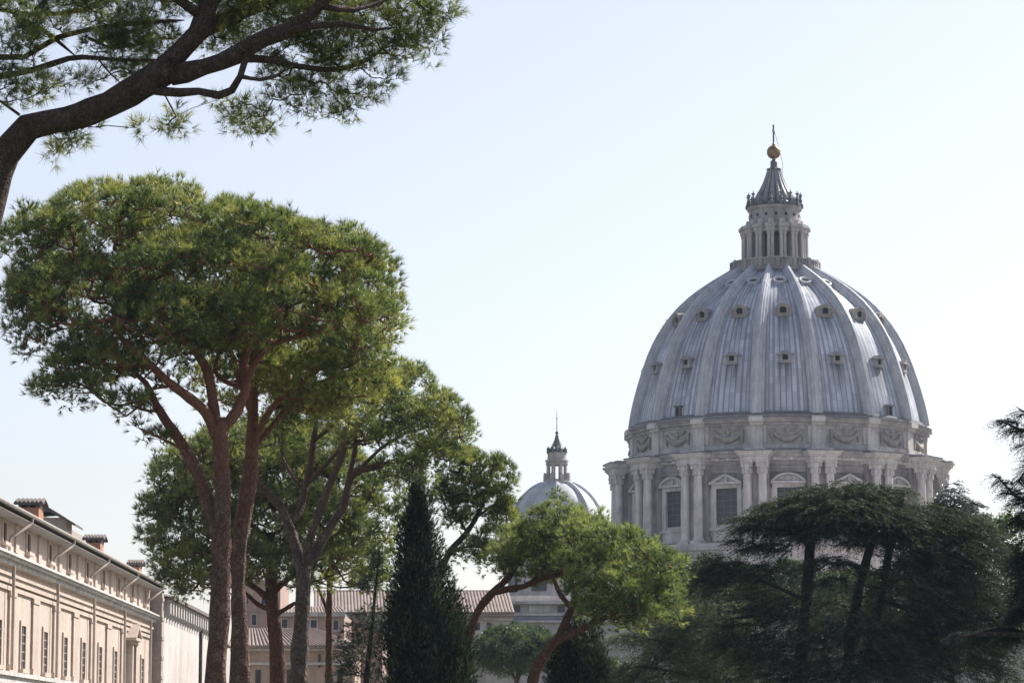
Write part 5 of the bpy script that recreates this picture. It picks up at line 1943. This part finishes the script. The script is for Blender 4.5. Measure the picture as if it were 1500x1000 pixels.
cedar("deodar", "near deodar reaching drooping dark sprays in from the right edge of view", 85.0, [
    [(1575, 1095, 0, 22), (1572, 900, 0, 19), (1568, 700, 0, 13), (1566, 560, 0, 8), (1565, 470, 0, 3)],
    [(1568, 690, 0, 6), (1520, 640, -.2, 4), (1490, 628, -.3, 2.5), (1468, 616, -.4, 1.2), (1459, 614, -.4, .6)],
    [(1568, 640, 0, 5), (1525, 606, .2, 3), (1498, 602, .3, 1.8), (1487, 594, .3, .8)],
    [(1570, 780, 0, 6), (1520, 742, -.2, 4), (1488, 726, -.3, 2.6), (1468, 705, -.4, 1.6), (1455, 694, -.5, .8)],
    [(1570, 790, 0, 6), (1530, 762, .3, 4), (1496, 740, .4, 2.2)],
    [(1570, 860, 0, 7), (1525, 830, 0, 5), (1490, 815, -.2, 3)],
    [(1572, 960, 0, 8), (1520, 935, -.4, 5.5), (1470, 928, -.8, 4), (1425, 930, -1.1, 2.4), (1395, 935, -1.3, 1.2)],
], [(1480, 618, 15, 5, (0,)), (1492, 632, 18, 6, (0,)), (1498, 607, 14, 6, (0,)), (1472, 617, 12, 2.5, (0,)), (1504, 655, 14, 7, (0,)), (1474, 706, 14, 5, (0,)), (1486, 722, 18, 8, (0,)), (1500, 738, 24, 12, (0,)), (1462, 697, 9, 3, (0,)), (1504, 705, 16, 8, (0,)),
    (1508, 790, 30, 26), (1508, 830, 30, 26), (1510, 870, 32, 24), (1512, 760, 24, 14), (1510, 900, 34, 18), (1470, 924, 40, 5, (0,)), (1425, 929, 32, 4, (0,)), (1500, 930, 34, 7, (0,)), (1520, 690, 26, 30), (1530, 620, 30, 30)],
    M_deodar, M_bark_dark, 1568, s=.068, n=16, L=.42, side=.11, Wd=.017, fringe=.5, droop=.6, rmax=.03)


# ------------------------------------------------------------------ broadleaved trees in the distance
def leafy(name, label, Y, trunk, blobs, leaf, s, tufts, L, Wd, axis=None, Rm=0, group=None):
    return pine(name, label, Y, [trunk], blobs, leaf, M_bark_dark, axis=axis, Rm=Rm, s=s, tufts=tufts, n=5, L=L, Wd=Wd, rc=s * .75, low=.6, inner=.3, spread=1.3, up=.35, group=group)


leafy("holm_oak", "rounded dark evergreen oak closing the gap beneath the drum of the great dome", 285.0, [(1040, 1080, 0, 5), (1040, 990, 0, 4), (1040, 930, 0, 2)],
      [(1020, 850, 52, 40), (1070, 862, 50, 36), (990, 880, 44, 42), (1040, 910, 70, 40), (1110, 865, 46, 34), (1150, 850, 40, 30), (1195, 860, 50, 30), (985, 935, 46, 44), (1040, 960, 70, 40)], M_oak, 1.1, 22, .42, .16, group="evergreen oaks")
leafy("holm_oak", "dark evergreen oak mass behind the trunks of the huge cedar", 262.0, [(1330, 1080, 0, 5), (1330, 990, 0, 4), (1330, 930, 0, 2)],
      [(1260, 870, 60, 36), (1330, 880, 62, 40), (1400, 880, 55, 44), (1240, 930, 70, 44), (1330, 940, 80, 50), (1420, 930, 66, 50)], M_oak, 1.1, 22, .42, .16, group="evergreen oaks")
leafy("bushy_tree", "bright green rounded treetop between the fir tip and the near deodar", 225.0, [(1462, 1080, 0, 5), (1462, 960, 0, 4), (1462, 860, 0, 2)],
      [(1440, 775, 26, 20), (1468, 772, 28, 24), (1500, 785, 30, 24), (1450, 800, 40, 26), (1500, 820, 40, 34), (1460, 850, 50, 40), (1530, 850, 50, 50)], M_bush, .85, 22, .32, .11)
leafy("holm_oak", "low dark evergreen oak at the foot of the short broad cypress", 180.0, [(915, 1090, 0, 4), (915, 1040, 0, 3), (915, 1000, 0, 2)],
      [(905, 985, 30, 22), (935, 1000, 40, 24), (880, 1010, 30, 24)], M_oak, .8, 20, .3, .1, group="evergreen oaks")
# ------------------------------------------------------------------ ground
b = MB()
b.add([(-4000, -800, 0), (4000, -800, 0), (4000, 7000, 0), (-4000, 7000, 0)], [(0, 1, 2, 3)])
m, nt, bs = new_mat("park_ground")
n1 = noise(nt, coords(nt), 0.08, 6, 0.7)
n2 = noise(nt, coords(nt), 1.5, 5, 0.7)
cg = ramp(nt, n1, [(0.35, (0.055, 0.07, 0.028)), (0.6, (0.10, 0.095, 0.05)), (0.75, (0.17, 0.14, 0.095))])
nt.links.new(mixc(nt, 0.5, cg, ramp(nt, n2, [(0.3, (.6, .6, .6)), (0.7, (1.2, 1.2, 1.2))]), 'MULTIPLY'), bs.inputs["Base Color"])
bs.inputs["Roughness"].default_value = 0.95
bump(nt, bs, n2, 0.5, 0.1)
tag(b.build("ground", m), kind="structure")
# ------------------------------------------------------------------ air
b = MB()
b.box(-420, 420, -60, 760, -1.0, 128)
hm = bpy.data.materials.new("haze_air")
hm.use_nodes = True
hn = hm.node_tree
hn.nodes.remove(hn.nodes["Principled BSDF"])
pv = hn.nodes.new("ShaderNodeVolumePrincipled")
pv.inputs["Color"].default_value = (0.62, 0.74, 1.0, 1)
pv.inputs["Density"].default_value = 0.000075
pv.inputs["Anisotropy"].default_value = 0.0
hn.links.new(pv.outputs[0], hn.nodes["Material Output"].inputs["Volume"])
tag(b.build("haze", hm), kind="stuff")
